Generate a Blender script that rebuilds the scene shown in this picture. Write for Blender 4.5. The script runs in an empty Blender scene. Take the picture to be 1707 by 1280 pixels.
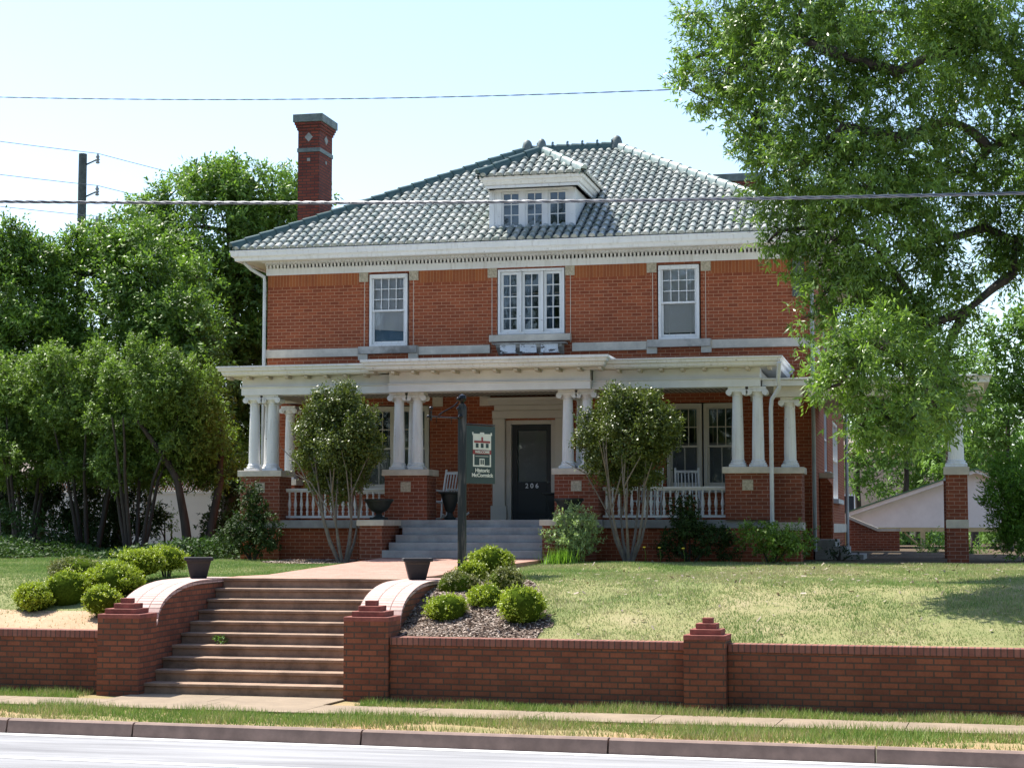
import bpy, bmesh, math, random
import numpy as np
from mathutils import Vector, Matrix
R = math.radians
random.seed(7); RNG = np.random.default_rng(7)
SC = bpy.context.scene
COL = SC.collection

# ---------------------------------------------------------------- camera, sky, sun, exposure
FPX, CX, CY = 2974.0, 853.5, 640.0            # focal length in pixels of the 1707 px wide photograph
YAW, PITCH = R(13.06), math.atan(240 / 2974)
cd = bpy.data.cameras.new('camera'); cam = bpy.data.objects.new('camera', cd); COL.objects.link(cam)
cd.sensor_width = 36; cd.lens = 36 * FPX / 1707; cd.clip_start = .1; cd.clip_end = 3000
cam.location = (0, 0, 0); cam.rotation_euler = (R(90) + PITCH, 0, YAW)
SC.camera = cam
SUND = Vector((.55, -.27, -1)).normalized()
W = bpy.data.worlds.new('World'); SC.world = W; W.use_nodes = True
nt = W.node_tree; nt.nodes.clear()
sky = nt.nodes.new('ShaderNodeTexSky'); sky.sky_type = 'NISHITA'; sky.sun_disc = False
sky.sun_elevation = math.asin(-SUND.z); sky.sun_rotation = math.atan2(-SUND.x, -SUND.y)
sky.altitude = 150; sky.air_density = 1.0; sky.dust_density = 1.1; sky.ozone_density = 1.0
bg = nt.nodes.new('ShaderNodeBackground'); bg.inputs[1].default_value = .135
wo = nt.nodes.new('ShaderNodeOutputWorld')
nt.links.new(sky.outputs[0], bg.inputs[0]); nt.links.new(bg.outputs[0], wo.inputs[0])
sd = bpy.data.lights.new('sun', 'SUN'); sun = bpy.data.objects.new('sun', sd); COL.objects.link(sun)
sd.energy = 5.0; sd.angle = R(.53); sd.color = (1, .95, .86)
sun.rotation_euler = SUND.to_track_quat('-Z', 'Y').to_euler(); sun.location = (-20, 20, 40)
vs = SC.view_settings; vs.view_transform = 'Standard'; vs.look = 'None'; vs.exposure = 1.0; vs.gamma = 1
SC.cycles.max_bounces = 8; SC.cycles.diffuse_bounces = 2; SC.cycles.transparent_max_bounces = 12

def ray(px, py):
    a = (px - CX) / FPX; b = (CY - py) / FPX
    f = (-math.sin(YAW)*math.cos(PITCH), math.cos(YAW)*math.cos(PITCH), math.sin(PITCH))
    r = (math.cos(YAW), math.sin(YAW), 0)
    u = (math.sin(YAW)*math.sin(PITCH), -math.cos(YAW)*math.sin(PITCH), math.cos(PITCH))
    return Vector([f[i] + a*r[i] + b*u[i] for i in range(3)])
def at(px, py, Y):
    d = ray(px, py); return d * (Y / d.y)
def blob(px, py, rp, Y, sz=1.0):
    p = at(px, py, Y); d = p.length
    return (p.x, p.y, p.z, rp * d / FPX, sz)

# ---------------------------------------------------------------- materials
def mk(name):
    m = bpy.data.materials.new(name); m.use_nodes = True
    n = m.node_tree; b = n.nodes['Principled BSDF']
    return m, n, b
def nd(n, t, **k):
    x = n.nodes.new(t)
    for a, v in k.items(): setattr(x, a, v)
    return x
def ramp(n, fac, stops):
    r = nd(n, 'ShaderNodeValToRGB'); el = r.color_ramp.elements
    while len(el) < len(stops): el.new(.5)
    for e, (p, c) in zip(el, stops): e.position = p; e.color = (*c, 1) if len(c) == 3 else c
    n.links.new(fac, r.inputs[0]); return r.outputs[0]
def noise(n, scale, detail=5, rough=.6, coord='Object', dist=0, vec=None, stretch=None):
    t = nd(n, 'ShaderNodeTexNoise'); t.inputs['Scale'].default_value = scale
    t.inputs['Detail'].default_value = detail; t.inputs['Roughness'].default_value = rough
    t.inputs['Distortion'].default_value = dist
    if vec is None:
        tc = nd(n, 'ShaderNodeTexCoord'); vec = tc.outputs[coord]
    if stretch:
        mp = nd(n, 'ShaderNodeMapping'); mp.inputs['Scale'].default_value = stretch
        n.links.new(vec, mp.inputs[0]); vec = mp.outputs[0]
    n.links.new(vec, t.inputs['Vector']); return t.outputs['Fac']
def mixc(n, fac, a, b, mode='MIX'):
    m = nd(n, 'ShaderNodeMix', data_type='RGBA', blend_type=mode)
    for sock, v in ((m.inputs[0], fac), (m.inputs[6], a), (m.inputs[7], b)):
        if hasattr(v, 'is_output'): n.links.new(v, sock)
        elif isinstance(v, (int, float)): sock.default_value = v
        else: sock.default_value = (*v, 1)
    return m.outputs[2]
def bump(n, b, h, s=.3, d=.01):
    x = nd(n, 'ShaderNodeBump'); x.inputs['Strength'].default_value = s; x.inputs['Distance'].default_value = d
    n.links.new(h, x.inputs['Height']); n.links.new(x.outputs[0], b.inputs['Normal'])
def plain(name, c, rough=.6, var=.25, scale=3, bs=.15, metal=0, c2=None, lo=.35, hi=.65, spec=.5, stretch=None):
    m, n, b = mk(name)
    f = noise(n, scale, 6, .65, stretch=stretch)
    c2 = c2 or tuple(v * (1 - var) for v in c)
    n.links.new(ramp(n, f, [(lo, c2), (hi, c)]), b.inputs['Base Color'])
    b.inputs['Roughness'].default_value = rough; b.inputs['Metallic'].default_value = metal
    b.inputs['Specular IOR Level'].default_value = spec
    if bs: bump(n, b, noise(n, scale * 8, 4), bs, .004)
    return m
def brick(name, c1, c2, mortar, bw=.215, rh=.076, ms=.010, offset=.5, stain=(.6, .6, .6), bs=.5, rough=.85, stains=.55, bias=0.0):
    m, n, b = mk(name)
    uv = nd(n, 'ShaderNodeUVMap')
    t = nd(n, 'ShaderNodeTexBrick'); t.offset = offset
    n.links.new(uv.outputs[0], t.inputs['Vector'])
    t.inputs['Scale'].default_value = 1; t.inputs['Brick Width'].default_value = bw; t.inputs['Row Height'].default_value = rh
    t.inputs['Mortar Size'].default_value = ms; t.inputs['Mortar Smooth'].default_value = .2; t.inputs['Bias'].default_value = bias
    t.inputs['Color1'].default_value = (*c1, 1); t.inputs['Color2'].default_value = (*c2, 1); t.inputs['Mortar'].default_value = (*mortar, 1)
    f1 = noise(n, 1.3, 6, .7); f2 = noise(n, 30, 3, .6)
    c = mixc(n, ramp(n, f1, [(.4, (0, 0, 0)), (.75, (stains,)*3)]), t.outputs[0], stain, 'MULTIPLY')
    c = mixc(n, ramp(n, f2, [(.3, (.28,)*3), (.7, (0,)*3)]), c, (.35, .3, .3), 'MULTIPLY')
    n.links.new(c, b.inputs['Base Color']); b.inputs['Roughness'].default_value = rough
    b.inputs['Specular IOR Level'].default_value = .25
    inv = nd(n, 'ShaderNodeMath', operation='SUBTRACT'); inv.inputs[0].default_value = 1; n.links.new(t.outputs['Fac'], inv.inputs[1])
    ad = nd(n, 'ShaderNodeMath', operation='MULTIPLY_ADD'); ad.inputs[1].default_value = .25
    n.links.new(f2, ad.inputs[0]); n.links.new(inv.outputs[0], ad.inputs[2])
    bump(n, b, ad.outputs[0], bs, .008)
    return m
def leafmat(name, dark, light, rough=.38, trans=.3, spec=.5):
    m, n, b = mk(name)
    a = nd(n, 'ShaderNodeAttribute', attribute_name='tint')
    f = noise(n, .9, 3, .6)
    s = nd(n, 'ShaderNodeMath', operation='MULTIPLY_ADD'); s.inputs[1].default_value = .45
    n.links.new(f, s.inputs[0]); 
    h = nd(n, 'ShaderNodeMath', operation='MULTIPLY'); h.inputs[1].default_value = .65
    n.links.new(a.outputs['Fac'], h.inputs[0]); n.links.new(h.outputs[0], s.inputs[2])
    col = ramp(n, s.outputs[0], [(.15, dark), (.75, light)])
    n.links.new(col, b.inputs['Base Color'])
    b.inputs['Roughness'].default_value = rough; b.inputs['Specular IOR Level'].default_value = spec
    tr = nd(n, 'ShaderNodeBsdfTranslucent')
    n.links.new(mixc(n, 1.0, col, (1.0, 1.1, .6), 'MULTIPLY'), tr.inputs[0])
    mx = nd(n, 'ShaderNodeMixShader'); mx.inputs[0].default_value = trans
    out = n.nodes['Material Output']
    n.links.new(b.outputs[0], mx.inputs[1]); n.links.new(tr.outputs[0], mx.inputs[2]); n.links.new(mx.outputs[0], out.inputs[0])
    return m
def peeling(name, c, under, amt=.6, scale=9, rough=.55):
    m, n, b = mk(name)
    f = noise(n, scale, 9, .75, stretch=(1, 1, 2.2)); g = noise(n, 1.1, 4, .6)
    msk = ramp(n, f, [(amt, (0, 0, 0)), (amt + .03, (1, 1, 1))])
    c0 = mixc(n, ramp(n, g, [(.35, (0,)*3), (.7, (.5,)*3)]), c, tuple(v * .75 for v in c))
    c0 = mixc(n, ramp(n, noise(n, 5, 5, .6, stretch=(3, 3, .25)), [(.52, (0,)*3), (.75, (.45,)*3)]), c0, (.42, .39, .33))
    n.links.new(mixc(n, msk, c0, under), b.inputs['Base Color']); b.inputs['Roughness'].default_value = rough
    bump(n, b, f, .1, .004)
    return m

M = {}
M['brick'] = brick('house_brick', (.39, .105, .043), (.27, .07, .032), (.52, .29, .17), ms=.006, stain=(.72, .6, .55))
M['soldier'] = brick('soldier_brick', (.42, .135, .045), (.34, .10, .038), (.50, .28, .16), bw=.076, rh=.5, ms=.004, offset=0)
M['pier_brick'] = brick('porch_pier_brick', (.285, .083, .042), (.20, .058, .032), (.40, .26, .19), ms=.006, stain=(.6, .55, .55))
M['wall_brick'] = brick('garden_brick', (.34, .118, .062), (.22, .08, .048), (.125, .082, .06), bw=.225, rh=.081, ms=.011, stain=(.45, .4, .42), stains=.6, bs=.9)
M['cap_brick'] = brick('coping_brick', (.36, .16, .12), (.27, .11, .085), (.13, .085, .07), bw=.08, rh=.24, ms=.009, offset=0, stain=(.6, .55, .55))
M['cheek_brick'] = brick('cheek_coping_brick', (.70, .52, .47), (.58, .40, .35), (.25, .17, .15), bw=.235, rh=.085, ms=.009, offset=0, stain=(.7, .6, .6))
M['step_brick'] = brick('paver_brick', (.40, .21, .16), (.48, .28, .22), (.38, .29, .24), bw=.2, rh=.1, ms=.006, stain=(.75, .7, .65))
M['chimney_brick'] = brick('chimney_brick', (.25, .06, .035), (.16, .04, .03), (.07, .045, .038), ms=.012, bs=.9)
M['white'] = plain('white_paint', (.80, .80, .78), .5, .12, 2, .08)
M['cream'] = plain('cream_paint', (.68, .63, .53), .55, .15, 2, .08)
M['ceil'] = plain('porch_ceiling_paint', (.62, .58, .50), .6, .15, 2, .08)
M['peel'] = peeling('peeling_white_paint', (.80, .80, .78), (.20, .16, .12), .63)
M['peel_heavy'] = peeling('flaking_board_paint', (.78, .78, .78), (.05, .045, .045), .53, 4)
M['surround'] = plain('surround_paint', (.60, .56, .47), .5, .1, 2, .05)
M['stone'] = plain('limestone', (.68, .61, .50), .8, .3, 2.5, .3)
M['stone_dark'] = plain('weathered_limestone', (.52, .48, .42), .85, .55, 1.8, .4, lo=.4, hi=.6)
M['pale_inlay'] = plain('grey_inlay', (.28, .29, .27), .8, .3, 8, .3)
M['carved'] = plain('carved_stone', (.58, .50, .36), .8, .45, 22, .9)
M['tile'] = plain('glazed_roof_tile', (.52, .525, .49), .36, .3, 5, .1, c2=(.22, .27, .245), lo=.34, hi=.62)
def per_tile(m):
    n = m.node_tree; b = n.nodes['Principled BSDF']; lk = b.inputs['Base Color'].links[0]; src = lk.from_socket
    tc = nd(n, 'ShaderNodeTexCoord'); v = nd(n, 'ShaderNodeTexVoronoi'); v.inputs['Scale'].default_value = 4.2
    n.links.new(tc.outputs['Object'], v.inputs['Vector']); sp = nd(n, 'ShaderNodeSeparateXYZ'); n.links.new(v.outputs['Color'], sp.inputs[0])
    c = mixc(n, 1.0, src, ramp(n, sp.outputs[0], [(.0, (.55, .62, .60)), (.4, (.85,)*3), (1, (1.05, 1.02, .98))]), 'MULTIPLY')
    st = noise(n, .7, 6, .7); c = mixc(n, ramp(n, st, [(.5, (0,)*3), (.75, (.6,)*3)]), c, (.45, .50, .48), 'MULTIPLY')
    n.links.new(c, b.inputs['Base Color'])
per_tile(M['tile'])
M['pan'] = plain('groove_shade_pan', (.05, .07, .065), .6, .3, 5, .1, c2=(.02, .035, .033))  # pans coloured dark to deepen the shade in the grooves
M['ridge_tile'] = plain('ridge_roof_tile', (.06, .11, .10), .35, .3, 5, .1, c2=(.035, .07, .065))
M['ridge_pale'] = plain('pale_ridge_tile', (.46, .50, .45), .35, .3, 6, .1, c2=(.22, .32, .28))
M['deck'] = plain('roof_deck', (.06, .065, .06), .8)
M['copper'] = plain('aged_copper', (.15, .19, .18), .6, .5, 4, .2)
M['dark'] = plain('interior_dark', (.03, .033, .04), .9, bs=0)
M['interior'] = plain('interior_wall', (.06, .11, .2), .9, bs=0)
M['black_door'] = plain('black_green_paint', (.006, .012, .012), .5, .2, bs=0)
M['pipe'] = plain('pipe_paint', (.62, .64, .62), .4, .2, 3, .05)
M['zinc'] = plain('grey_pipe', (.38, .42, .42), .4, .3, 2, .05)
M['conc'] = plain('step_concrete', (.36, .24, .165), .9, .5, 3, .4)
M['conc_pale'] = plain('sidewalk_concrete', (.27, .205, .14), .9, .25, 2, .3)
M['kerb'] = plain('kerb_concrete', (.25, .175, .145), .9, .3, 4, .4)
M['porchstep'] = plain('porch_step_stone', (.40, .39, .37), .8, .35, 2.2, .3)
M['blind_dim'] = plain('shaded_blind_slats', (.26, .27, .27), .6, .1, bs=0)  # darker copy of the white slats, porch shade put into the colour
M['curtain'] = plain('sky_tinted_curtain', (.11, .18, .30), .9, .3, 6, 0)  # blue of the sky reflected in the middle panes, put into the cloth
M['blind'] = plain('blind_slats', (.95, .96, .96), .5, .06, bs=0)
M['plastic'] = plain('black_planter', (.014, .013, .016), .6, .3, 20, .3)
M['urn'] = plain('dark_cast_urn', (.018, .026, .024), .6, .4, 12, .3)
M['post'] = peeling('weathered_green_post', (.009, .018, .018), (.2, .22, .21), .74, 6)
M['iron'] = plain('black_iron', (.02, .02, .022), .22, .2, bs=0, metal=.6)
M['sign'] = plain('dark_green_sign', (.004, .035, .034), .35, .15, bs=0)
M['sign_white'] = plain('sign_white', (.78, .76, .68), .5, .08, bs=0)
M['sign_red'] = plain('sign_red', (.30, .035, .035), .5, .1, bs=0)
M['bark'] = plain('grey_brown_bark', (.085, .068, .055), .9, .55, 7, .8, stretch=(1, 1, .2))
M['bark_shaded'] = plain('shaded_tan_bark', (.065, .052, .04), .8, .5, 6, .4, stretch=(1, 1, .25))  # tan bark darkened in colour for the shade under the crowns
M['bark_grey'] = plain('pale_grey_bark', (.20, .175, .15), .8, .4, 8, .4)
M['pole'] = plain('utility_pole_wood', (.10, .12, .11), .9, .4, 6, .4)
M['vinyl'] = plain('white_vinyl', (.78, .77, .70), .4, .06, bs=0)
M['wire'] = plain('cable_sheath', (.24, .25, .27), .4, .35, 2, 0, metal=.5, stretch=(3, 3, 3))
M['wire_dark'] = plain('dark_wire', (.12, .15, .18), .5, .1, bs=0)
M['yellow'] = plain('yellow_timber', (.55, .46, .25), .6, .2, 3, .1)
M['stucco'] = plain('tan_stucco', (.50, .38, .27), .9, .1, 2, .2)
M['asphalt_roof'] = plain('green_shingle', (.10, .22, .12), .9, .3, 5, .3)
M['slate'] = plain('far_roof_shingle', (.25, .20, .17), .9, .2)
M['leaf_oak'] = leafmat('oak_leaf', (.028, .065, .014), (.25, .39, .075), .36, .42, .45)
M['leaf_mag'] = leafmat('broad_glossy_leaf', (.028, .065, .012), (.22, .36, .06), .45, .38, .4)
M['leaf_dark'] = leafmat('shade_dark_evergreen', (.014, .033, .009), (.05, .09, .02), .6, .2, .2)  # evergreen green taken darker to stand in for missing tree shade
M['leaf_myrtle'] = leafmat('crape_myrtle_leaf', (.028, .06, .014), (.24, .36, .07), .5, .38, .3)
M['leaf_tip'] = leafmat('reddish_green_leaf', (.022, .045, .012), (.15, .19, .035), .4, .25, .4)
M['leaf_box'] = leafmat('boxwood_leaf', (.16, .22, .01), (.42, .50, .04), .45, .3)
M['leaf_box_dull'] = leafmat('dull_boxwood_leaf', (.10, .12, .03), (.24, .25, .08), .5, .25)
M['leaf_bright'] = leafmat('bright_leaf', (.08, .17, .02), (.24, .42, .06), .4, .4)
M['leaf_far'] = leafmat('far_leaf', (.07, .14, .025), (.19, .32, .07), .6, .35, .2)
M['leaf_ivy'] = leafmat('ground_ivy_leaf', (.018, .04, .010), (.06, .12, .03), .6, .2, .2)  # colour lowered to imitate shade where the sun still reaches the ground cover
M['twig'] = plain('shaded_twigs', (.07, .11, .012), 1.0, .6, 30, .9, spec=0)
def grassmat(name, greens, tans, bias):
    m, n, b = mk(name)
    a = nd(n, 'ShaderNodeAttribute', attribute_name='tint')
    geo = nd(n, 'ShaderNodeNewGeometry')
    f = noise(n, .42, 5, .62, vec=geo.outputs['Position'], dist=.5)
    f2 = noise(n, 2.6, 3, .6, vec=geo.outputs['Position'])
    s = nd(n, 'ShaderNodeMath', operation='MULTIPLY_ADD'); s.inputs[1].default_value = .36
    n.links.new(a.outputs['Fac'], s.inputs[0])
    s2 = nd(n, 'ShaderNodeMath', operation='MULTIPLY_ADD'); s2.inputs[1].default_value = .35
    n.links.new(f2, s2.inputs[0]); n.links.new(f, s2.inputs[2]); n.links.new(s2.outputs[0], s.inputs[2])
    sx = nd(n, 'ShaderNodeSeparateXYZ'); n.links.new(geo.outputs['Position'], sx.inputs[0])
    mr = nd(n, 'ShaderNodeMapRange'); mr.inputs[1].default_value = -13; mr.inputs[2].default_value = -4
    mr.inputs[3].default_value = bias[0]; mr.inputs[4].default_value = bias[1]
    n.links.new(sx.outputs[0], mr.inputs[0])
    ad = nd(n, 'ShaderNodeMath', operation='ADD'); n.links.new(s.outputs[0], ad.inputs[0]); n.links.new(mr.outputs[0], ad.inputs[1])
    col = ramp(n, ad.outputs[0], [(.55, greens[0]), (.78, greens[1]), (.95, tans[0]), (1.0, tans[1])])
    n.links.new(col, b.inputs['Base Color']); b.inputs['Roughness'].default_value = .55
    b.inputs['Specular IOR Level'].default_value = .3
    tr = nd(n, 'ShaderNodeBsdfTranslucent'); n.links.new(col, tr.inputs[0])
    mx = nd(n, 'ShaderNodeMixShader'); mx.inputs[0].default_value = .25
    n.links.new(b.outputs[0], mx.inputs[1]); n.links.new(tr.outputs[0], mx.inputs[2]); n.links.new(mx.outputs[0], n.nodes['Material Output'].inputs[0])
    return m
M['grass'] = grassmat('lawn_grass', ((.12, .22, .05), (.24, .34, .095)), ((.37, .37, .18), (.43, .38, .23)), (-.19, -.01))
M['grass_verge'] = grassmat('verge_grass', ((.09, .19, .03), (.21, .32, .06)), ((.32, .32, .13), (.42, .36, .18)), (-.05, -.0))

def ground_mat(name, base, alt, alt2):
    m, n, b = mk(name)
    geo = nd(n, 'ShaderNodeNewGeometry')
    f = noise(n, .5, 7, .65, vec=geo.outputs['Position'], dist=.4); g = noise(n, 22, 5, .7, vec=geo.outputs['Position'])
    c = ramp(n, f, [(.35, base), (.55, alt), (.72, alt2)])
    c = mixc(n, ramp(n, g, [(.3, (.5,)*3), (.7, (0,)*3)]), c, (.5, .5, .4), 'MULTIPLY')
    n.links.new(c, b.inputs['Base Color']); b.inputs['Roughness'].default_value = .95; b.inputs['Specular IOR Level'].default_value = .1
    bump(n, b, g, .6, .02)
    return m
M['soil_lawn'] = ground_mat('lawn_soil', (.19, .22, .09), (.28, .27, .13), (.38, .32, .20))
M['soil_sand'] = ground_mat('sandy_soil', (.52, .38, .26), (.44, .29, .19), (.55, .42, .30))
M['soil_clay'] = ground_mat('verge_soil', (.24, .22, .10), (.36, .27, .15), (.46, .27, .16))
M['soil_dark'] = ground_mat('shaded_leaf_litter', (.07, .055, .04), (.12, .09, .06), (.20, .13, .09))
M['mulch'] = ground_mat('mulch', (.13, .095, .08), (.20, .15, .12), (.28, .22, .18))
M['chip'] = leafmat('mulch_chip', (.10, .065, .05), (.42, .34, .28), .8, 0)
def road_mat():
    m, n, b = mk('worn_pale_asphalt')
    geo = nd(n, 'ShaderNodeNewGeometry')
    f = noise(n, .9, 8, .7, vec=geo.outputs['Position'], stretch=(.25, 2.5, 1)); g = noise(n, 120, 4, .7, vec=geo.outputs['Position'])
    c = ramp(n, f, [(.3, (.15, .15, .16)), (.5, (.25, .25, .26)), (.7, (.36, .36, .37))])
    c = mixc(n, ramp(n, g, [(.3, (.45,)*3), (.6, (0,)*3)]), c, (.6, .6, .6), 'MULTIPLY')
    n.links.new(c, b.inputs['Base Color']); b.inputs['Roughness'].default_value = .85
    bump(n, b, g, .3, .005); return m
M['road'] = road_mat()
M['line'] = plain('road_paint', (.82, .82, .82), .6, .2, 8, .1)
def glass_mat(name, tint=(.05, .07, .10), see=.55):
    m, n, b = mk(name)
    gl = nd(n, 'ShaderNodeBsdfGlossy'); gl.inputs['Roughness'].default_value = .03; gl.inputs[0].default_value = (.9, .95, 1, 1)
    nz = noise(n, 2.2, 2, .5)
    bp = nd(n, 'ShaderNodeBump'); bp.inputs['Strength'].default_value = .12; bp.inputs['Distance'].default_value = .03
    n.links.new(nz, bp.inputs['Height']); n.links.new(bp.outputs[0], gl.inputs['Normal'])
    tr = nd(n, 'ShaderNodeBsdfTransparent'); tr.inputs[0].default_value = (.97, .98, .99, 1)
    fr = nd(n, 'ShaderNodeFresnel'); fr.inputs[0].default_value = 1.9
    mx = nd(n, 'ShaderNodeMixShader')
    n.links.new(fr.outputs[0], mx.inputs[0]); n.links.new(tr.outputs[0], mx.inputs[1]); n.links.new(gl.outputs[0], mx.inputs[2])
    n.links.new(mx.outputs[0], n.nodes['Material Output'].inputs[0]); return m
M['glass'] = glass_mat('window_glass')

# ---------------------------------------------------------------- mesh tools
class MB:
    def __init__(s): s.v = []; s.f = []; s.uv = {}; s.fm = []; s.cm = 0
    def add(s, vs, fs, uvs=None):
        o = len(s.v); s.v += [tuple(v) for v in vs]
        for k, f in enumerate(fs):
            s.f.append(tuple(o + i for i in f)); s.fm.append(s.cm)
            if uvs: s.uv[len(s.f) - 1] = uvs[k]
        return s
    def box(s, x0, x1, y0, y1, z0, z1, rot=None, piv=None):
        vs = [Vector((x, y, z)) for z in (z0, z1) for y in (y0, y1) for x in (x0, x1)]
        if rot is not None:
            p = Vector(piv or ((x0+x1)/2, (y0+y1)/2, (z0+z1)/2)); vs = [rot @ (v - p) + p for v in vs]
        return s.add(vs, [(0, 2, 3, 1), (4, 5, 7, 6), (0, 1, 5, 4), (2, 6, 7, 3), (0, 4, 6, 2), (1, 3, 7, 5)])
    def quad(s, a, b, c, d, uv=None): return s.add([a, b, c, d], [(0, 1, 2, 3)], [uv] if uv else None)
    def prism(s, poly, axis, a0, a1):
        # poly: 2-D points; axis 'x': (y,z), 'y': (x,z), 'z': (x,y)
        def P(p, a): return {'x': (a, p[0], p[1]), 'y': (p[0], a, p[1]), 'z': (p[0], p[1], a)}[axis]
        n = len(poly); vs = [P(p, a0) for p in poly] + [P(p, a1) for p in poly]
        fs = [tuple(range(n)), tuple(range(2*n - 1, n - 1, -1))] + [(i, n + i, n + (i+1) % n, (i+1) % n) for i in range(n)]
        return s.add(vs, fs)
    def lathe(s, prof, c=(0, 0, 0), seg=16, flute=0):
        vs = []; fs = []; n = len(prof)
        for k in range(seg):
            a = 2*math.pi*k/seg; m = 1 - (flute if k % 2 else 0)
            for (r, z) in prof: vs.append((c[0] + r*m*math.cos(a), c[1] + r*m*math.sin(a), c[2] + z))
        for k in range(seg):
            k2 = (k+1) % seg
            for i in range(n-1): fs.append((k*n+i, k2*n+i, k2*n+i+1, k*n+i+1))
        fs.append(tuple(k*n for k in range(seg))[::-1]); fs.append(tuple(k*n+n-1 for k in range(seg)))
        return s.add(vs, fs)
    def tube(s, pts, rad, seg=8, cap=True):
        pts = [Vector(p) for p in pts]; n = len(pts)
        rad = rad if isinstance(rad, (list, tuple)) else [rad]*n
        vs = []; fs = []; u = None
        for i, p in enumerate(pts):
            d = (pts[min(i+1, n-1)] - pts[max(i-1, 0)]).normalized()
            if u is None: u = d.orthogonal().normalized()
            u = (u - d*u.dot(d)).normalized(); w = d.cross(u)
            for k in range(seg):
                a = 2*math.pi*k/seg; vs.append(p + rad[i]*(u*math.cos(a) + w*math.sin(a)))
        for i in range(n-1):
            for k in range(seg): fs.append((i*seg+k, i*seg+(k+1) % seg, (i+1)*seg+(k+1) % seg, (i+1)*seg+k))
        if cap: fs.append(tuple(range(seg))[::-1]); fs.append(tuple((n-1)*seg+k for k in range(seg)))
        return s.add(vs, fs)
    def build(s, name, mat, parent=None, world=True, smooth=False, bevel=0, fixn=True):
        off = Vector((0, 0, 0))
        if parent is not None and world:
            r = parent
            while r.parent: r = r.parent
            off = r.location
        me = bpy.data.meshes.new(name)
        me.from_pydata([tuple(Vector(v) - off) for v in s.v], [], s.f)
        mats = mat if isinstance(mat, (list, tuple)) else [mat]
        for m in mats: me.materials.append(M[m] if isinstance(m, str) else m)
        if fixn:
            bm = bmesh.new(); bm.from_mesh(me); bmesh.ops.recalc_face_normals(bm, faces=bm.faces); bm.to_mesh(me); bm.free()
        if len(mats) > 1: me.polygons.foreach_set('material_index', s.fm)
        uvl = me.uv_layers.new(name='UVMap')
        for p in me.polygons:
            n = p.normal
            cust = s.uv.get(p.index)
            for j, li in enumerate(p.loop_indices):
                if cust:
                    vi = me.loops[li].vertex_index
                    uvl.data[li].uv = cust.get(vi) if isinstance(cust, dict) else cust[j % len(cust)]
                    continue
                c = s.v[me.loops[li].vertex_index]
                if abs(n.z) > .75: uvl.data[li].uv = (c[0], c[1])
                elif abs(n.x) > abs(n.y): uvl.data[li].uv = (c[1], c[2])
                else: uvl.data[li].uv = (c[0], c[2])
        if smooth: me.polygons.foreach_set('use_smooth', [True]*len(me.polygons))
        o = bpy.data.objects.new(name, me); COL.objects.link(o)
        if parent is not None: o.parent = parent
        if smooth: 
            me.set_sharp_from_angle(angle=R(40))
        if bevel:
            md = o.modifiers.new('bevel', 'BEVEL'); md.width = bevel; md.segments = 2; md.limit_method = 'ANGLE'; md.angle_limit = R(40)
        return o
def props(o, label, cat, group=None, kind=None):
    if label: o['label'] = label
    if cat: o['category'] = cat
    if group: o['group'] = group
    if kind: o['kind'] = kind
    return o
def thing(name, label, cat, loc=(0, 0, 0), rz=0, group=None):
    o = bpy.data.objects.new(name, None); COL.objects.link(o); o.empty_display_size = .3
    o.location = loc; o.rotation_euler = (0, 0, rz); return props(o, label, cat, group)
def struct(o): o['kind'] = 'structure'; return o
def copy_thing(src, loc, rz=0, label=None, scale=None):
    r = src.copy(); COL.objects.link(r); r.location = loc; r.rotation_euler = (0, 0, rz)
    if scale: r.scale = (scale,)*3
    if label: r['label'] = label
    for c in list(src.children):
        d = c.copy(); COL.objects.link(d); d.parent = r
        for g in list(c.children):
            e = g.copy(); COL.objects.link(e); e.parent = d
    return r
def np_mesh(name, V, nper, mat, tint=None, parent=None, cap_tri=False):
    """V: (N, nper, 3) polygons"""
    N = V.shape[0]
    if parent is not None:
        r = parent
        while r.parent: r = r.parent
        V = V - np.array(r.location)
    me = bpy.data.meshes.new(name)
    me.vertices.add(N*nper); me.vertices.foreach_set('co', V.reshape(-1).astype(np.float32))
    me.loops.add(N*nper); me.loops.foreach_set('vertex_index', np.arange(N*nper, dtype=np.int32))
    me.polygons.add(N); me.polygons.foreach_set('loop_start', np.arange(N, dtype=np.int32)*nper)
    me.polygons.foreach_set('loop_total', np.full(N, nper, dtype=np.int32))
    me.update(calc_edges=True)
    if tint is not None:
        a = me.attributes.new('tint', 'FLOAT', 'FACE'); a.data.foreach_set('value', tint.astype(np.float32))
    me.materials.append(M[mat])
    o = bpy.data.objects.new(name, me); COL.objects.link(o)
    if parent is not None: o.parent = parent
    return o
def nrm(a): return a / np.maximum(np.linalg.norm(a, axis=1, keepdims=True), 1e-6)
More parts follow.
